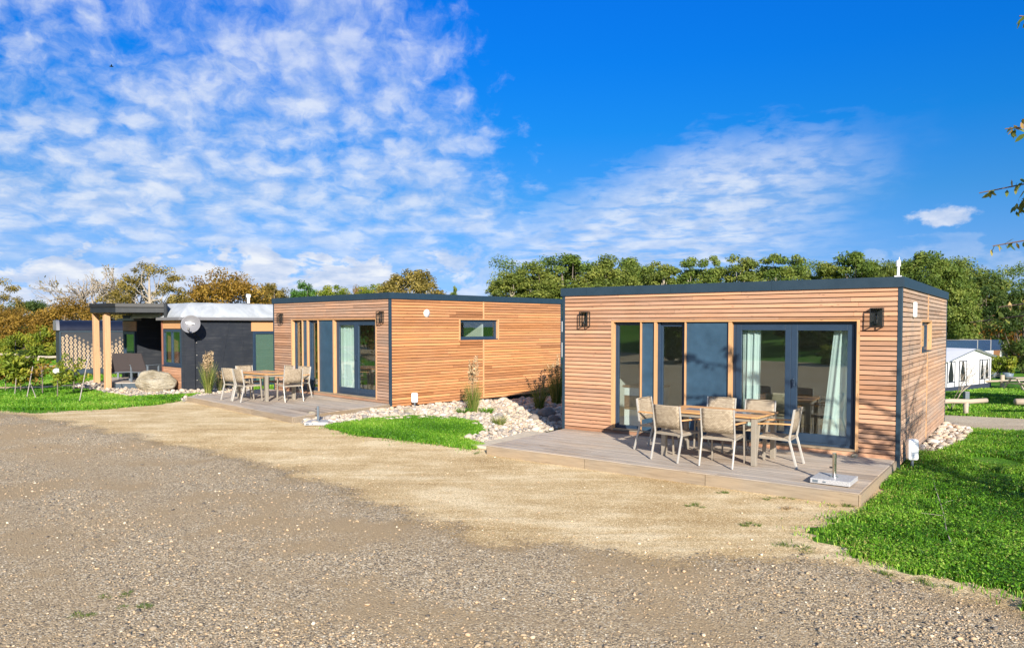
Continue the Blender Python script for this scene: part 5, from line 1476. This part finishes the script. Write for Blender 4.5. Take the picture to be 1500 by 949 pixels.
# lounge chairs and covered table on that terrace
def make_armchair():
    r = empty('lounge_chair')
    MB().box(-.29, .29, -.28, .27, .36, .40, .5).build('seat', M['dark_tex'], r, bevel=.01)
    vs = [(-.29, -.26, .42), (.29, -.26, .42), (.29, -.50, 1.02), (-.29, -.50, 1.02), (-.29, -.285, .41), (.29, -.285, .41), (.29, -.53, 1.01), (-.29, -.53, 1.01)]
    MB().add(vs, [(0, 1, 2, 3), (7, 6, 5, 4), (0, 4, 5, 1), (1, 5, 6, 2), (2, 6, 7, 3), (3, 7, 4, 0)]).build('backrest', M['dark_tex'], r)
    for s in (-1, 1):
        MB().box(s * .335 - .03, s * .335 + .03, -.33, .32, .58, .61, .5).build('armrest', M['greyframe'], r, bevel=.005)
        MB().box(s * .335 - .025, s * .335 + .025, -.30, -.24, 0, .579, .5).build('leg', M['greyframe'], r, bevel=.004)
        MB().box(s * .335 - .025, s * .335 + .025, .24, .30, 0, .579, .5).build('leg', M['greyframe'], r, bevel=.004)
    f = MB(); f.box(-.30, .30, -.30, .29, .335, .359, .5); f.build('seat_frame', M['greyframe'], r)
    return r
ac = make_armchair(); pa = at(176, 559, .21); ac.location = (pa[0], pa[1], pa[2]); ac.rotation_euler = (0, 0, R(35))
tag(ac, 'taupe mesh lounge chair beside the front timber post', 'chair', 'lounge chairs on the covered terrace')
a2 = copy_tree(ac); pa = at(213, 559, .21); a2.location = (pa[0], pa[1], pa[2]); a2.rotation_euler = (0, 0, R(-14))
tag(a2, 'taupe mesh lounge chair behind the large tan boulder', 'chair', 'lounge chairs on the covered terrace')
ct = empty('covered_table', at(192, 553, .21), R(12)); tag(ct, 'low table hidden under a taupe cloth on the covered terrace', 'table')
vs = []; nn = 28
for z, k, wob in ((.0, 1.05, .06), (.35, 1.02, .035), (.70, 1.0, .006), (.74, .985, 0)):
    for i in range(nn):
        a = 2 * PI * i / nn; c, s = math.cos(a), math.sin(a); m_ = max(abs(c), abs(s)) ** .85
        vs.append((.46 * c / m_ * k + wob * math.sin(i * 2.7), .40 * s / m_ * k + wob * math.cos(i * 3.1), z + (.25 if z == 0 else 0) + .02 * math.sin(i * 1.3) * (z == 0)))
MB().add(vs, [(j * nn + i, j * nn + (i + 1) % nn, (j + 1) * nn + (i + 1) % nn, (j + 1) * nn + i) for j in range(3) for i in range(nn)] + [tuple(range(3 * nn, 4 * nn))]).build('cloth', M['cloth_taupe'], ct)
lg_ = MB()
for a in (-.36, .36):
    for b in (-.30, .30): lg_.box(a - .03, a + .03, b - .03, b + .03, 0, .7, .5)
lg_.build('leg_frame', M['greyframe'], ct)

# ------------------------------------------------------------------ lattice hut
h0 = np.array(at(88, 552)[:2]); h1 = np.array(at(208, 548)[:2]); hd = (h1 - h0); HL = 5.2; hd /= np.linalg.norm(hd)
hz = math.atan2(hd[1], hd[0]); zh = float(T(*h0))
hut = empty('lattice_hut', (*h0, zh), hz); tag(hut, 'dark hut with triangle lattice wall and curved navy roof', 'hut')
MB().box(0, HL, 0, 3.0, .12, 1.95, .5).build('wall', M['blackclad'], hut)
MB().box(-.02, HL + .02, -.03, 3.02, 0, .119, .5).build('plinth', M['black'], hut)
bd = MB()
bd.box(.03, HL - .03, -.022, -.001, .121, .30, .5); bd.box(.03, HL - .03, -.03, -.001, 1.90, 1.96, .5)
for xx in (.0, 1.66, 3.32, HL - .06): bd.box(xx, xx + .06, -.04, -.0005, .125, 1.94, .5)
bd.build('panel_frame', M['fascia'], hut)
la = MB(); cw, chh = .155, .185; rs = np.random.default_rng(3)
for ix in range(int(HL / cw)):
    for iz in range(8):
        xc = .12 + ix * cw; zc_ = .34 + iz * chh + (ix % 2) * chh / 2
        if xc > HL - .12: continue
        lim = 1.25 + .85 * min(1, abs((xc - 1.55) / 1.25)) ** 1.1 - .5 * max(0, xc - 3.4)
        s = np.clip((lim - zc_) / .45, .0, 1) ** .6
        if s < .22 or zc_ > 1.84: continue
        for sg in (-1, 1):
            for k in range(3):
                cx = xc + sg * .040; hh = chh * .22 * s; ww = .050 * s
                cz = zc_ + (k - 1) * .0
            la.add([(xc + sg * .010, -.006, zc_), (xc + sg * (.010 + ww), -.006, zc_ + hh), (xc + sg * (.010 + ww), -.006, zc_ - hh),
                    (xc + sg * .010, -.0005, zc_), (xc + sg * (.010 + ww), -.0005, zc_ + hh), (xc + sg * (.010 + ww), -.0005, zc_ - hh)],
                   [(0, 1, 2) if sg < 0 else (0, 2, 1), (0, 3, 4, 1), (1, 4, 5, 2), (2, 5, 3, 0)], .5)
        hz_ = chh * .5
        for sg in (-1, 1):
            a = zc_ + sg * .02; e = zc_ + sg * (.02 + .055 * s); ww = .048 * s
            la.add([(xc, -.006, a), (xc - ww, -.006, e), (xc + ww, -.006, e), (xc, -.0005, a), (xc - ww, -.0005, e), (xc + ww, -.0005, e)], [(0, 2, 1) if sg > 0 else (0, 1, 2), (0, 3, 4, 1), (1, 4, 5, 2), (2, 5, 3, 0)], .5)
la.build('lattice', M['lattice'], hut)
rp = [(-.06, 1.97)] + [(-.06 + .5 * (1 - math.cos(a)), 1.97 + .44 * math.sin(a)) for a in np.linspace(.25, PI / 2, 8)] + [(2.7, 2.41), (3.06, 2.2), (3.06, 1.97)]
k = len(rp); vs = [(-.08, a, b) for a, b in rp] + [(HL + .08, a, b) for a, b in rp]
MB().add(vs, [tuple(range(k)), tuple(range(k, 2 * k))[::-1]] + [((i + 1) % k, i, k + i, k + (i + 1) % k) for i in range(k)]).build('roof', M['navyroof'], hut, bevel=.01)
MB().box(3.05, 3.38, -.09, -.062, 2.0, 2.36, .5).build('roof_hatch', M['dishgrey'], hut)
cp = MB(); vs2 = [(x, a - .012, b + .012) for x in (-.10, .02) for a, b in rp]; cp.add(vs2, [tuple(range(k)), tuple(range(k, 2 * k))[::-1]] + [((i + 1) % k, i, k + i, k + (i + 1) % k) for i in range(k)]); cp.build('roof_end_cap', M['dishgrey'], hut)

# ------------------------------------------------------------------ left lawn: rails, saplings, stakes
def log_rail(p0, p1, zt, rad, posts, label, group, mat='log'):
    a = Vector(p0); b = Vector(p1); L = (b - a).length; ang = math.atan2(b.y - a.y, b.x - a.x); pitch_ = math.asin((b.z - a.z) / L)
    r = empty('log_barrier', a, 0); r.rotation_euler = (0, -pitch_, ang); tag(r, label, 'barrier', group)
    n = max(3, int(L / .6)); MB().tube([(L * i / n, .015 * math.sin(i * 1.7), zt + .012 * math.sin(i * 2.3)) for i in range(n + 1)], [rad * (1 + .06 * math.sin(i * 3.1)) for i in range(n + 1)], 10, .6).build('log', M[mat], r, smooth=True)
    for t in posts: MB().tube([(L * t, .0, -.1), (L * t, .0, zt - rad * .6)], rad * .95, 10, .5).build('post', M[mat], r, smooth=True)
    return r
def up(p, dz=0): return (p[0], p[1], p[2] + dz)
GRL = 'low log rails on the left lawn'
log_rail(at(-30, 534), at(26, 537), .62, .06, (.1, .5, .95), 'low log rail at the left frame edge before the bushes', GRL)
log_rail(at(38, 541), at(88, 541), .62, .06, (.04, .38, .95), 'low log rail ending at the lattice hut', GRL)
GS = 'saplings held by thin stakes on the left lawn'
def sapling(px, py, h, w, leaf, label, seed, stakes, white=False, n=260):
    rs = np.random.default_rng(seed); q = at(px, py); r = empty('sapling', q); tag(r, label, 'sapling', GS)
    tm = MB(); tm.tube([(0, 0, -.05), (.02, 0, h * .5), (-.02, .01, h)], [.018, .014, .006], 6)
    C = []
    for i in range(14):
        z = h * rs.uniform(.3, 1); a = rs.uniform(0, 6.28); L = w * rs.uniform(.3, 1); e = (L * math.cos(a), L * math.sin(a), z + .2 * h * rs.random())
        tm.tube([(0, 0, z * .85), e], [.008, .003], 4, caps=False); C.append(e); C.append((e[0] * .6, e[1] * .6, (e[2] + z * .85) / 2))
    tm.build('trunk', M['bark'], r); v, f, t = leaf_cloud(np.array(C), w * .32, n / 28, .06, rs); np_mesh('crown', v, f, M[leaf], t, parent=r)
    if white:
        bl = ico(2); np_mesh('blossom', bl[0] * [.11, .11, .09] + [0, 0, h * .80], bl[1], M['white'], parent=r, smooth=True)
    return r
sapling(30, 574, 1.25, .75, 'leaf_yellow', 'yellow green sapling, broadest of the staked ones at the left', 61, 0, n=2600)
sapling(62, 578, .9, .45, 'leaf_rust', 'reddish thin sapling between the two grey stakes', 62, 0, n=120)
sapling(84, 582, 1.0, .35, 'leaf_yellow', 'slender sapling with one white blossom head', 63, 0, True, n=300)
sapling(8, 574, .9, .6, 'leaf_orange', 'small orange tinged sapling at the left frame edge', 64, 0, n=1100)
sapling(108, 574, 1.1, .5, 'leaf_yellow', 'thin sapling standing before the lattice hut', 65, 0, n=420)
def stake(px0, py0, px1, py1, d1, label, w=.012):
    a = at(px0, py0); x, y, z = ray(px1, py1); b = (x * d1 / y, d1, CAM_H + z * d1 / y)
    r_ = MB().tube([(0, 0, -.08), (b[0] - a[0], b[1] - a[1], b[2] - a[2])], w, 8).build('stake', M['stake']); r_.location = a
    return tag(r_, label, 'stake', 'thin support stakes on the left lawn')
stake(21, 580, 25, 540, 24.4, 'short grey stake at the orange tinged sapling')
stake(38, 585, 48, 537, 23.4, 'leaning grey stake left of the white blossom', .014)
stake(56, 587, 44, 560, 22.9, 'short stake crossing behind the leaning grey stake')
stake(115, 590, 130, 520, 22.6, 'long thin leaning stake in front of the left timber post', .014)
mbx = at(170, 594); wl = MB().lathe([(.001, .05), (.05, .045), (.07, .02), (.07, 0)], (0, 0, 0), 14).build('ground_light', M['white'], smooth=True); wl.location = mbx
tag(wl, 'small white disc light on the left lawn edge', 'light')

# ------------------------------------------------------------------ right side: barriers, bollard, tent, caravan
GRR = 'log barriers along the right path'
pA_ = at(1370, 609); pB_ = at(1444, 607)
log_rail(pA_, pB_, .36, .062, (.60,), 'pale horizontal log on a short post beside the path right of the cabin', GRR)
log_rail(at(1487, 609), (at(1487, 609)[0] + 2.4, at(1487, 609)[1] - .15, at(1487, 609)[2]), .36, .085, (.45,), 'pale log cut off by the right frame edge beside the path', GRR)
q = at(1415, 596); bo = empty('bollard_light', q); tag(bo, 'slim grey bollard light behind the log barrier', 'bollard')
MB().box(-.06, .06, -.06, .06, -.05, .40, .5).build('post', M['greyframe'], bo, bevel=.006)
MB().box(-.061, .061, -.061, .061, .401, .44, .5).build('head', M['dishgrey'], bo, bevel=.006)
q = at(1468, 567); po = empty('fence_post', q, R(18)); tag(po, 'short wooden fence post with side rails near the awning', 'post')
MB().tube([(0, 0, -.1), (0, 0, .80)], .13, 10, .7).build('post', M['log'], po)
MB().tube([(-2.4, .0, .42), (2.2, .0, .40)], .07, 8, .2).build('rail', M['log'], po)
q = at(1499, 570); pt = empty('picnic_table', q, R(10)); tag(pt, 'dark picnic table cut off by the right frame edge', 'picnic table')
MB().box(-.95, .95, -.40, .40, .70, .75, .4).build('tabletop', M['deck'], pt)
for s in (-1, 1): MB().box(-.95, .95, s * .75 - .14, s * .75 + .14, .42, .46, .4).build('bench', M['deck'], pt)
for s in (-1, 1):
    l_ = MB(); l_.bar((s * .7, -.75, 0), (s * .7, -.2, .70), .05, .10); l_.bar((s * .7, .75, 0), (s * .7, .2, .70), .05, .10); l_.bar((s * .745, -.8, .38), (s * .745, .8, .38), .04, .07); l_.build('leg', M['deck'], pt)

# awning tent
tR = np.array(at(1450.5, 567)[:2]); ed = np.array([.80, .60]); ed /= np.linalg.norm(ed)
tz = float(T(*tR)); tent = empty('awning_tent', (*tR, tz), math.atan2(ed[1], ed[0])); tag(tent, 'white caravan awning with gable front and draped windows', 'awning')
TLn = 6.6; pk = -2.75; zE, zP = 2.05, 2.56
fr = MB(); front = [(-TLn, .28), (0, .28), (.02, zE), (pk, zP - .04), (-TLn, 1.88)]
k = len(front); fr.add([(a, -.02, b) for a, b in front] + [(a, .02, b) for a, b in front], [tuple(range(k)), tuple(range(k, 2 * k))[::-1]] + [((i + 1) % k, i, k + i, k + (i + 1) % k) for i in range(k)])
fr.build('front_wall', M['pvc'], tent)
MB().box(-.01, .03, .021, 3.4, .28, zE, .5).build('side_wall', M['pvc'], tent)
sk = MB(); sk.box(-TLn, .02, -.035, -.021, -.12, .30, .5); sk.box(.031, .045, -.03, 3.4, -.12, .30, .5); sk.build('skirt', M['pvcdark'], tent)
rv = [(.22, -.22, zE - .03), (pk, -.22, zP), (-TLn - .2, -.22, 1.86), (.22, 3.5, zE + .10), (pk, 3.5, zP + .06), (-TLn - .2, 3.5, 2.1)]
rr_ = MB().add(rv, [(0, 3, 4, 1), (1, 4, 5, 2)]).build('roof', M['pvc'], tent); md = rr_.modifiers.new('thick', 'SOLIDIFY'); md.thickness = .05
ge = MB(); ge.bar((.23, -.25, zE - .03), (pk, -.25, zP), .03, .05); ge.bar((pk, -.25, zP), (-TLn, -.25, 1.87), .03, .05); ge.build('gable_trim', M['greyframe'], rr_)
def twin(a, b, n):
    w_ = MB(); z0, z1 = .62, 1.80
    w_.box(a - .06, a, -.045, -.022, .30, z1 + .06, .5); w_.box(b, b + .06, -.045, -.022, .30, z1 + .06, .5); w_.box(a, b, -.044, -.022, z1, z1 + .05, .5); w_.box(a, b, -.044, -.022, z0 - .05, z0, .5)
    if n > 1: w_.box((a + b) / 2 - .03, (a + b) / 2 + .03, -.046, -.022, .30, z1, .5)
    o = w_.build('window', M['pvcdark'], tent)
    g = MB(); c = MB(); ww = (b - a) / n
    for i in range(n):
        x0, x1 = a + i * ww + .04, a + (i + 1) * ww - .04; m_ = (x0 + x1) / 2
        g.box(x0, x1, -.027, -.023, z0, z1, .5)
        for s, e in ((x0, -1), (x1, 1)):
            # tied-back drape: wide at the top, narrow at the tie
            top_w, mid_w = (x1 - x0) * .38, (x1 - x0) * .10
            xx = lambda q: s - e * q
            c.add([(s, -.040, z0), (s, -.040, z1), (xx(top_w), -.040, z1), (xx(mid_w), -.040, z0 + .35), (xx(mid_w * 1.5), -.040, z0), (s, -.030, z0), (s, -.030, z1), (xx(top_w), -.030, z1), (xx(mid_w), -.030, z0 + .35), (xx(mid_w * 1.5), -.030, z0)],
                  [(0, 1, 2, 3, 4) if e > 0 else (4, 3, 2, 1, 0), (1, 6, 7, 2), (2, 7, 8, 3), (3, 8, 9, 4)], .5)
    g.build('pane', M['black'], o); c.build('drape', M['pvc'], o)
twin(-1.75, -.30, 2); twin(-4.75, -3.75, 1); twin(-6.4, -5.4, 1)

# caravan behind the awning
cvp = np.array([40.7, 61.65])
cv = empty('caravan', (*cvp, tz), math.atan2(ed[1], ed[0])); tag(cv, 'white caravan with dark blue roof parked behind the awning', 'caravan')
prof = [(-11.5, .55), (-.2, .55), (1.9, .75), (2.25, 1.3), (1.9, 2.1), (1.3, 2.62), (.4, 2.80), (-11.5, 2.80)]
def extr(pf, y0, y1): 
    k = len(pf); return [(a, y0, b) for a, b in pf] + [(a, y1, b) for a, b in pf], [tuple(range(k)), tuple(range(k, 2 * k))[::-1]] + [((i + 1) % k, i, k + i, k + (i + 1) % k) for i in range(k)]
MB().add(*extr(prof, 0, 2.3)).build('body', M['pvc'], cv, bevel=.04)
MB().add(*extr([(-11.52, 1.95), (1.1, 1.95), (1.05, 2.60), (.42, 2.82), (-11.52, 2.82)], -.03, 2.33)).build('roof_band', M['bluevan'], cv, bevel=.02)
for a in (-4.2, -1.6): MB().box(a, a + .09, -.05, 2.35, 1.96, 2.85, .5).build('roof_rail', M['alu_light'], cv)
MB().box(-.9, .35, -.04, -.001, 1.35, 1.95, .5).build('window', M['amber'], cv, bevel=.02)
wh = MB(); wh.tube([(-2.2, -.02, .32), (-2.2, .2, .32)], .32, 18); wh.build('wheel', M['black'], cv)
MB().bar((1.9, 1.15, .62), (3.3, 1.15, .5), .12, .12).build('drawbar', M['greyframe'], cv)
# potted bamboos
for i, (px, py, top, lab) in enumerate([(1459, 541, 516, 'potted yellow green bamboo, left one of the pair by the caravan nose'), (1478, 543, 514, 'potted yellow green bamboo, right one of the pair by the caravan nose'), (1444, 533, 508, 'potted bamboo half hidden behind the awning roof corner')]):
    y = 56 - i; x = (px - 750) / FPX * y; z = float(T(x, y)); r = empty('potted_plant', (x, y, z)); tag(r, lab, 'plant', 'potted bamboos near the caravan')
    MB().lathe([(.001, 0), (.30, 0), (.37, .52), (.33, .52), (.31, .44), (.001, .44)], (0, 0, 0), 16).build('pot', M['pot'], r, smooth=True)
    rs = np.random.default_rng(90 + i); C = np.column_stack([rs.normal(0, .24, 40), rs.normal(0, .24, 40), rs.uniform(.6, 1.65, 40)])
    v, f, t = leaf_cloud(C, .24, 45, .09, rs); np_mesh('foliage', v, f, M['leaf_yellow'], t, parent=r)
    s_ = MB()
    for j in range(12): s_.tube([(rs.normal(0, .1), rs.normal(0, .1), .44), tuple(C[j])], .02, 5)
    s_.build('stem', M['bark'], r)
# bare shrub by the back corner of the nearest cabin
sb = np.array(at(1392, 602)[:2]); br = empty('bare_shrub', (*sb, float(T(*sb)))); tag(br, 'leafless grey shrub at the back corner of the nearest cabin', 'shrub')
tm = MB(); rs = np.random.default_rng(44)
def twig(p, d, L, r, lev):
    e = p + d * L + rs.normal(0, .06 * L, 3); tm.tube([p, (p + e) / 2 + rs.normal(0, .04 * L, 3), e], [r, r * .8, r * .55], 5, caps=False)
    if lev < 4:
        for _ in range(rs.integers(2, 4)):
            nd = d + rs.normal(0, .45, 3); nd[2] = abs(nd[2]) + .15; nd /= np.linalg.norm(nd); twig(e, nd, L * rs.uniform(.55, .85), r * .62, lev + 1)
for _ in range(4):
    d = rs.normal(0, .4, 3); d[2] = 1; d /= np.linalg.norm(d); twig(np.zeros(3), d, .55, .014, 0)
tm.build('twigs', M['barkpale'], br)
# something white beyond the gap between the cabins: another caravan's end
gx_, gy_ = (818 - 750) / FPX * 42, 42.
gc = empty('caravan', (gx_, gy_, float(T(gx_, gy_))), R(8)); tag(gc, 'white caravan glimpsed through the gap between the larch cabins', 'caravan')
MB().add(*extr([(-1.2, .5), (3.6, .5), (3.9, 1.2), (3.6, 2.3), (3.0, 2.55), (-.9, 2.55), (-1.4, 1.6)], 0, 2.2)).build('body', M['pvc'], gc, bevel=.04)
MB().box(-.6, .9, -.03, -.001, 1.35, 1.95, .5).build('window', M['black'], gc, bevel=.02)
MB().tube([(1.2, -.02, .32), (1.2, .2, .32)], .32, 18).build('wheel', M['black'], gc)

# bird high in the sky
a, b, c = ray(163, 98); d = 60
bi = MB(); bi.tube([(-.16, 0, 0), (-.05, 0, .02), (.08, 0, .02), (.17, 0, .01)], [.01, .05, .045, .012], 8)
bi.add([(-.04, .03, .03), (.07, .03, .03), (.02, .22, .12), (-.04, .30, .10)], [(0, 1, 2, 3)]); bi.add([(-.04, -.03, .03), (.07, -.03, .03), (.02, -.22, .12), (-.04, -.30, .10)], [(3, 2, 1, 0)])
bo_ = bi.build('bird', M['black']); bo_.location = (a * d / b, d, CAM_H + c * d / b); bo_.rotation_euler = (0, 0, .6)
tag(bo_, 'tiny dark bird flying high in the left part of the sky', 'bird')

# ------------------------------------------------------------------ sky and sun
SUN_EL, SUN_AZ = R(22), math.atan2(.16, -.987)      # azimuth from +Y towards +X
world = bpy.data.worlds.new('World'); SC.world = world; world.use_nodes = True
wt = world.node_tree; t = NT(wt)
for n_ in list(wt.nodes): wt.nodes.remove(n_)
out = t.n('ShaderNodeOutputWorld')
sky = t.n('ShaderNodeTexSky', {'sky_type': 'NISHITA', 'sun_disc': False, 'sun_elevation': SUN_EL, 'sun_rotation': SUN_AZ, 'altitude': 100, 'air_density': 1.0, 'dust_density': .3, 'ozone_density': 3.0})
SKY_STR = .11
g = t.n('ShaderNodeTexCoord').outputs['Generated']
sp = t.n('ShaderNodeSeparateXYZ'); t.put(sp.inputs[0], g)
x, y, z = sp.outputs
el = t.m('MULTIPLY', t.m('ARCSINE', z), 57.29578); az = t.m('MULTIPLY', t.m('ARCTAN2', x, y), 57.29578)
def comb(a, b, c=0.0):
    n_ = t.n('ShaderNodeCombineXYZ'); t.put(n_.inputs[0], a); t.put(n_.inputs[1], b); t.put(n_.inputs[2], c); return n_.outputs[0]
zz = t.m('ADD', t.m('MAXIMUM', z, .0), .085)
px = t.m('DIVIDE', x, zz); py = t.m('DIVIDE', y, zz)
pv = comb(t.m('DIVIDE', az, 2.7), t.m('MULTIPLY', t.m('LOGARITHM', t.m('ADD', t.m('MAXIMUM', el, 0), 3), math.e), 9.6))
warp = t.m('SUBTRACT', t.noise(pv, .55, 3), .5)
# high puffy layer
big = t.noise(pv, .10, 4, .55)
wv = t.n('ShaderNodeVectorMath', {'operation': 'ADD'}); t.put(wv.inputs[0], pv)
t.put(wv.inputs[1], comb(t.m('MULTIPLY', t.m('SUBTRACT', t.noise(pv, .75, 4), .5), 1.15), t.m('MULTIPLY', t.m('SUBTRACT', t.noise(t.map(pv, loc=(7, 3, 0)), .75, 4), .5), 1.15)))
vo = t.n('ShaderNodeTexVoronoi', {'feature': 'SMOOTH_F1'}, Scale=1.05, Smoothness=.45); t.put(vo.inputs['Vector'], wv.outputs[0])
puf = t.m('ADD', t.m('MULTIPLY', t.noise(wv.outputs[0], 1.9, 4, .52), .52), t.m('MULTIPLY', t.m('SUBTRACT', 1, vo.outputs['Distance']), .48))
mid = t.noise(wv.outputs[0], .27, 4, .55)
fine = t.noise(wv.outputs[0], 3.4, 6, .66)
edge_az = t.m('ADD', az, t.m('MULTIPLY', t.m('SUBTRACT', mid, .5), 14))
ML = t.m('SUBTRACT', 1, t.ss(-9.0, 8.0, t.m('SUBTRACT', edge_az, t.m('MULTIPLY', t.m('SUBTRACT', 17, el), .50))))
cor = t.m('MULTIPLY', t.ss(9, 15, el), t.m('SUBTRACT', 1, t.ss(-30, -23, az)))      # clearer patch high on the far left
val = t.m('ADD', t.m('ADD', t.m('MULTIPLY', puf, .52), t.m('MULTIPLY', fine, .25)), t.m('MULTIPLY', mid, .45))
thr = t.m('SUBTRACT', .955, t.m('MULTIPLY', ML, .46))
thr = t.m('ADD', thr, t.m('MULTIPLY', cor, .08))
dA = t.ss(-.10, .25, t.m('SUBTRACT', val, thr))
dA = t.m('MULTIPLY', dA, t.m('MULTIPLY_ADD', t.ss(.40, .62, big), .16, .66))
dA = t.m('MULTIPLY', dA, t.ss(2.5, 6.5, el))
# thin rippled veil to the right
rp_ = t.noise(t.map(pv, (.9, 1.7, 1)), 1.15, 6, .60, .35)
azr = t.m('ADD', az, t.m('ADD', t.m('MULTIPLY', t.m('SUBTRACT', big, .5), 8), t.m('MULTIPLY', t.m('SUBTRACT', mid, .5), 9)))
elr = t.m('ADD', el, t.m('MULTIPLY', t.m('SUBTRACT', rp_, .5), 7))
elu = t.m('SUBTRACT', elr, t.m('MULTIPLY', t.m('MINIMUM', t.m('MAXIMUM', t.m('SUBTRACT', azr, 2), 0), 12), .42))
MRv = t.m('MULTIPLY', t.m('MULTIPLY', t.ss(2.8, 6.0, elr), t.m('SUBTRACT', 1, t.ss(6.2, 10.0, elu))), t.m('MULTIPLY', t.ss(-6, 2, azr), t.m('SUBTRACT', 1, t.ss(17, 31, t.m('ADD', azr, t.m('MULTIPLY', t.m('SUBTRACT', 11, el), .5))))))
dV = t.m('MULTIPLY', MRv, t.m('MULTIPLY_ADD', t.ss(.32, .62, rp_), .50, .26))
# low heaps along the horizon
hv = comb(t.m('MULTIPLY', az, .20), t.m('MULTIPLY', el, .42))
hn = t.noise(hv, 1.15, 7, .58, .25)
hm = t.m('SUBTRACT', t.m('ADD', hn, t.m('MULTIPLY', t.m('SUBTRACT', t.noise(comb(t.m('MULTIPLY', az, .09), 3.3), 1.0, 2), .5), .5)), t.m('MULTIPLY_ADD', t.m('MAXIMUM', t.m('SUBTRACT', el, .8), 0), .040, .275))
hmask = t.m('ADD', t.m('SUBTRACT', 1, t.ss(-8, 4, az)), t.m('MULTIPLY', t.ss(8, 20, az), .25), clamp=True)
dH = t.m('MULTIPLY', t.m('MULTIPLY', t.ss(.0, .10, hm), hmask), t.m('SUBTRACT', 1, t.ss(5.2, 7.5, el)))
# one small bright cloud at the right
bx_ = t.m('DIVIDE', t.m('SUBTRACT', az, 30.2), 2.4); by_ = t.m('DIVIDE', t.m('SUBTRACT', el, 7.3), .95)
rr2 = t.m('SQRT', t.m('ADD', t.m('MULTIPLY', bx_, bx_), t.m('MULTIPLY', by_, by_)))
sn = t.noise(comb(t.m('MULTIPLY', az, .7), t.m('MULTIPLY', el, 1.1)), 1.0, 5, .6)
dS = t.ss(.0, .45, t.m('SUBTRACT', t.m('MULTIPLY_ADD', sn, 1.5, .12), rr2))
dens = t.m('MAXIMUM', t.m('MAXIMUM', dA, dV), t.m('MAXIMUM', dH, dS))
# cloud brightness: lit tops, greyer bellies
shade = t.m('ADD', t.m('MULTIPLY', t.ss(.36, .66, puf), .55), t.m('MULTIPLY', t.ss(.35, .65, t.noise(hv, 2.2, 5, .6)), .45))
ccol = t.ramp(shade, [(.05, (.50, .63, .87)), (.45, (.66, .75, .93)), (.95, (.88, .92, .98))])
# the blue deepens away from the horizon
tint = t.ramp(t.m('DIVIDE', t.m('MAXIMUM', el, 0), 90), [(0, (.19, .33, .80)), (.046, (.19, .31, .57)), (.103, (.10, .325, .56)), (.16, (.028, .34, .67)), (.214, (.012, .345, .79)), (.27, (.010, .36, .90)), (.36, (.30, .62, 1.0)), (.6, (.95, 1.0, 1.0))])
blue = t.mix(1.0, sky.outputs[0], tint, 'MULTIPLY')
CL = 4.7
cl = t.n('ShaderNodeVectorMath', {'operation': 'SCALE'}); t.put(cl.inputs[0], ccol); cl.inputs['Scale'].default_value = CL
fin = t.mix(dens, blue, cl.outputs[0])
bg = t.n('ShaderNodeBackground', None, Strength=SKY_STR); t.put(bg.inputs['Color'], fin)
t.put(out.inputs[0], bg)

sd = bpy.data.lights.new('sun', 'SUN'); sd.energy = 5.0; sd.angle = R(.5); sd.color = (1.0, .915, .79)
so = bpy.data.objects.new('sun', sd); COL.objects.link(so)
sv = Vector((math.sin(SUN_AZ) * math.cos(SUN_EL), math.cos(SUN_AZ) * math.cos(SUN_EL), math.sin(SUN_EL)))
so.rotation_euler = sv.to_track_quat('Z', 'Y').to_euler(); so.location = (0, -20, 30)

SC.view_settings.view_transform = 'Standard'; SC.view_settings.look = 'None'
SC.view_settings.exposure = .95; SC.view_settings.gamma = 1
SC.view_settings.use_curve_mapping = False
SC.cycles.max_bounces = 8; SC.cycles.transparent_max_bounces = 12
SC.cycles.use_denoising = True
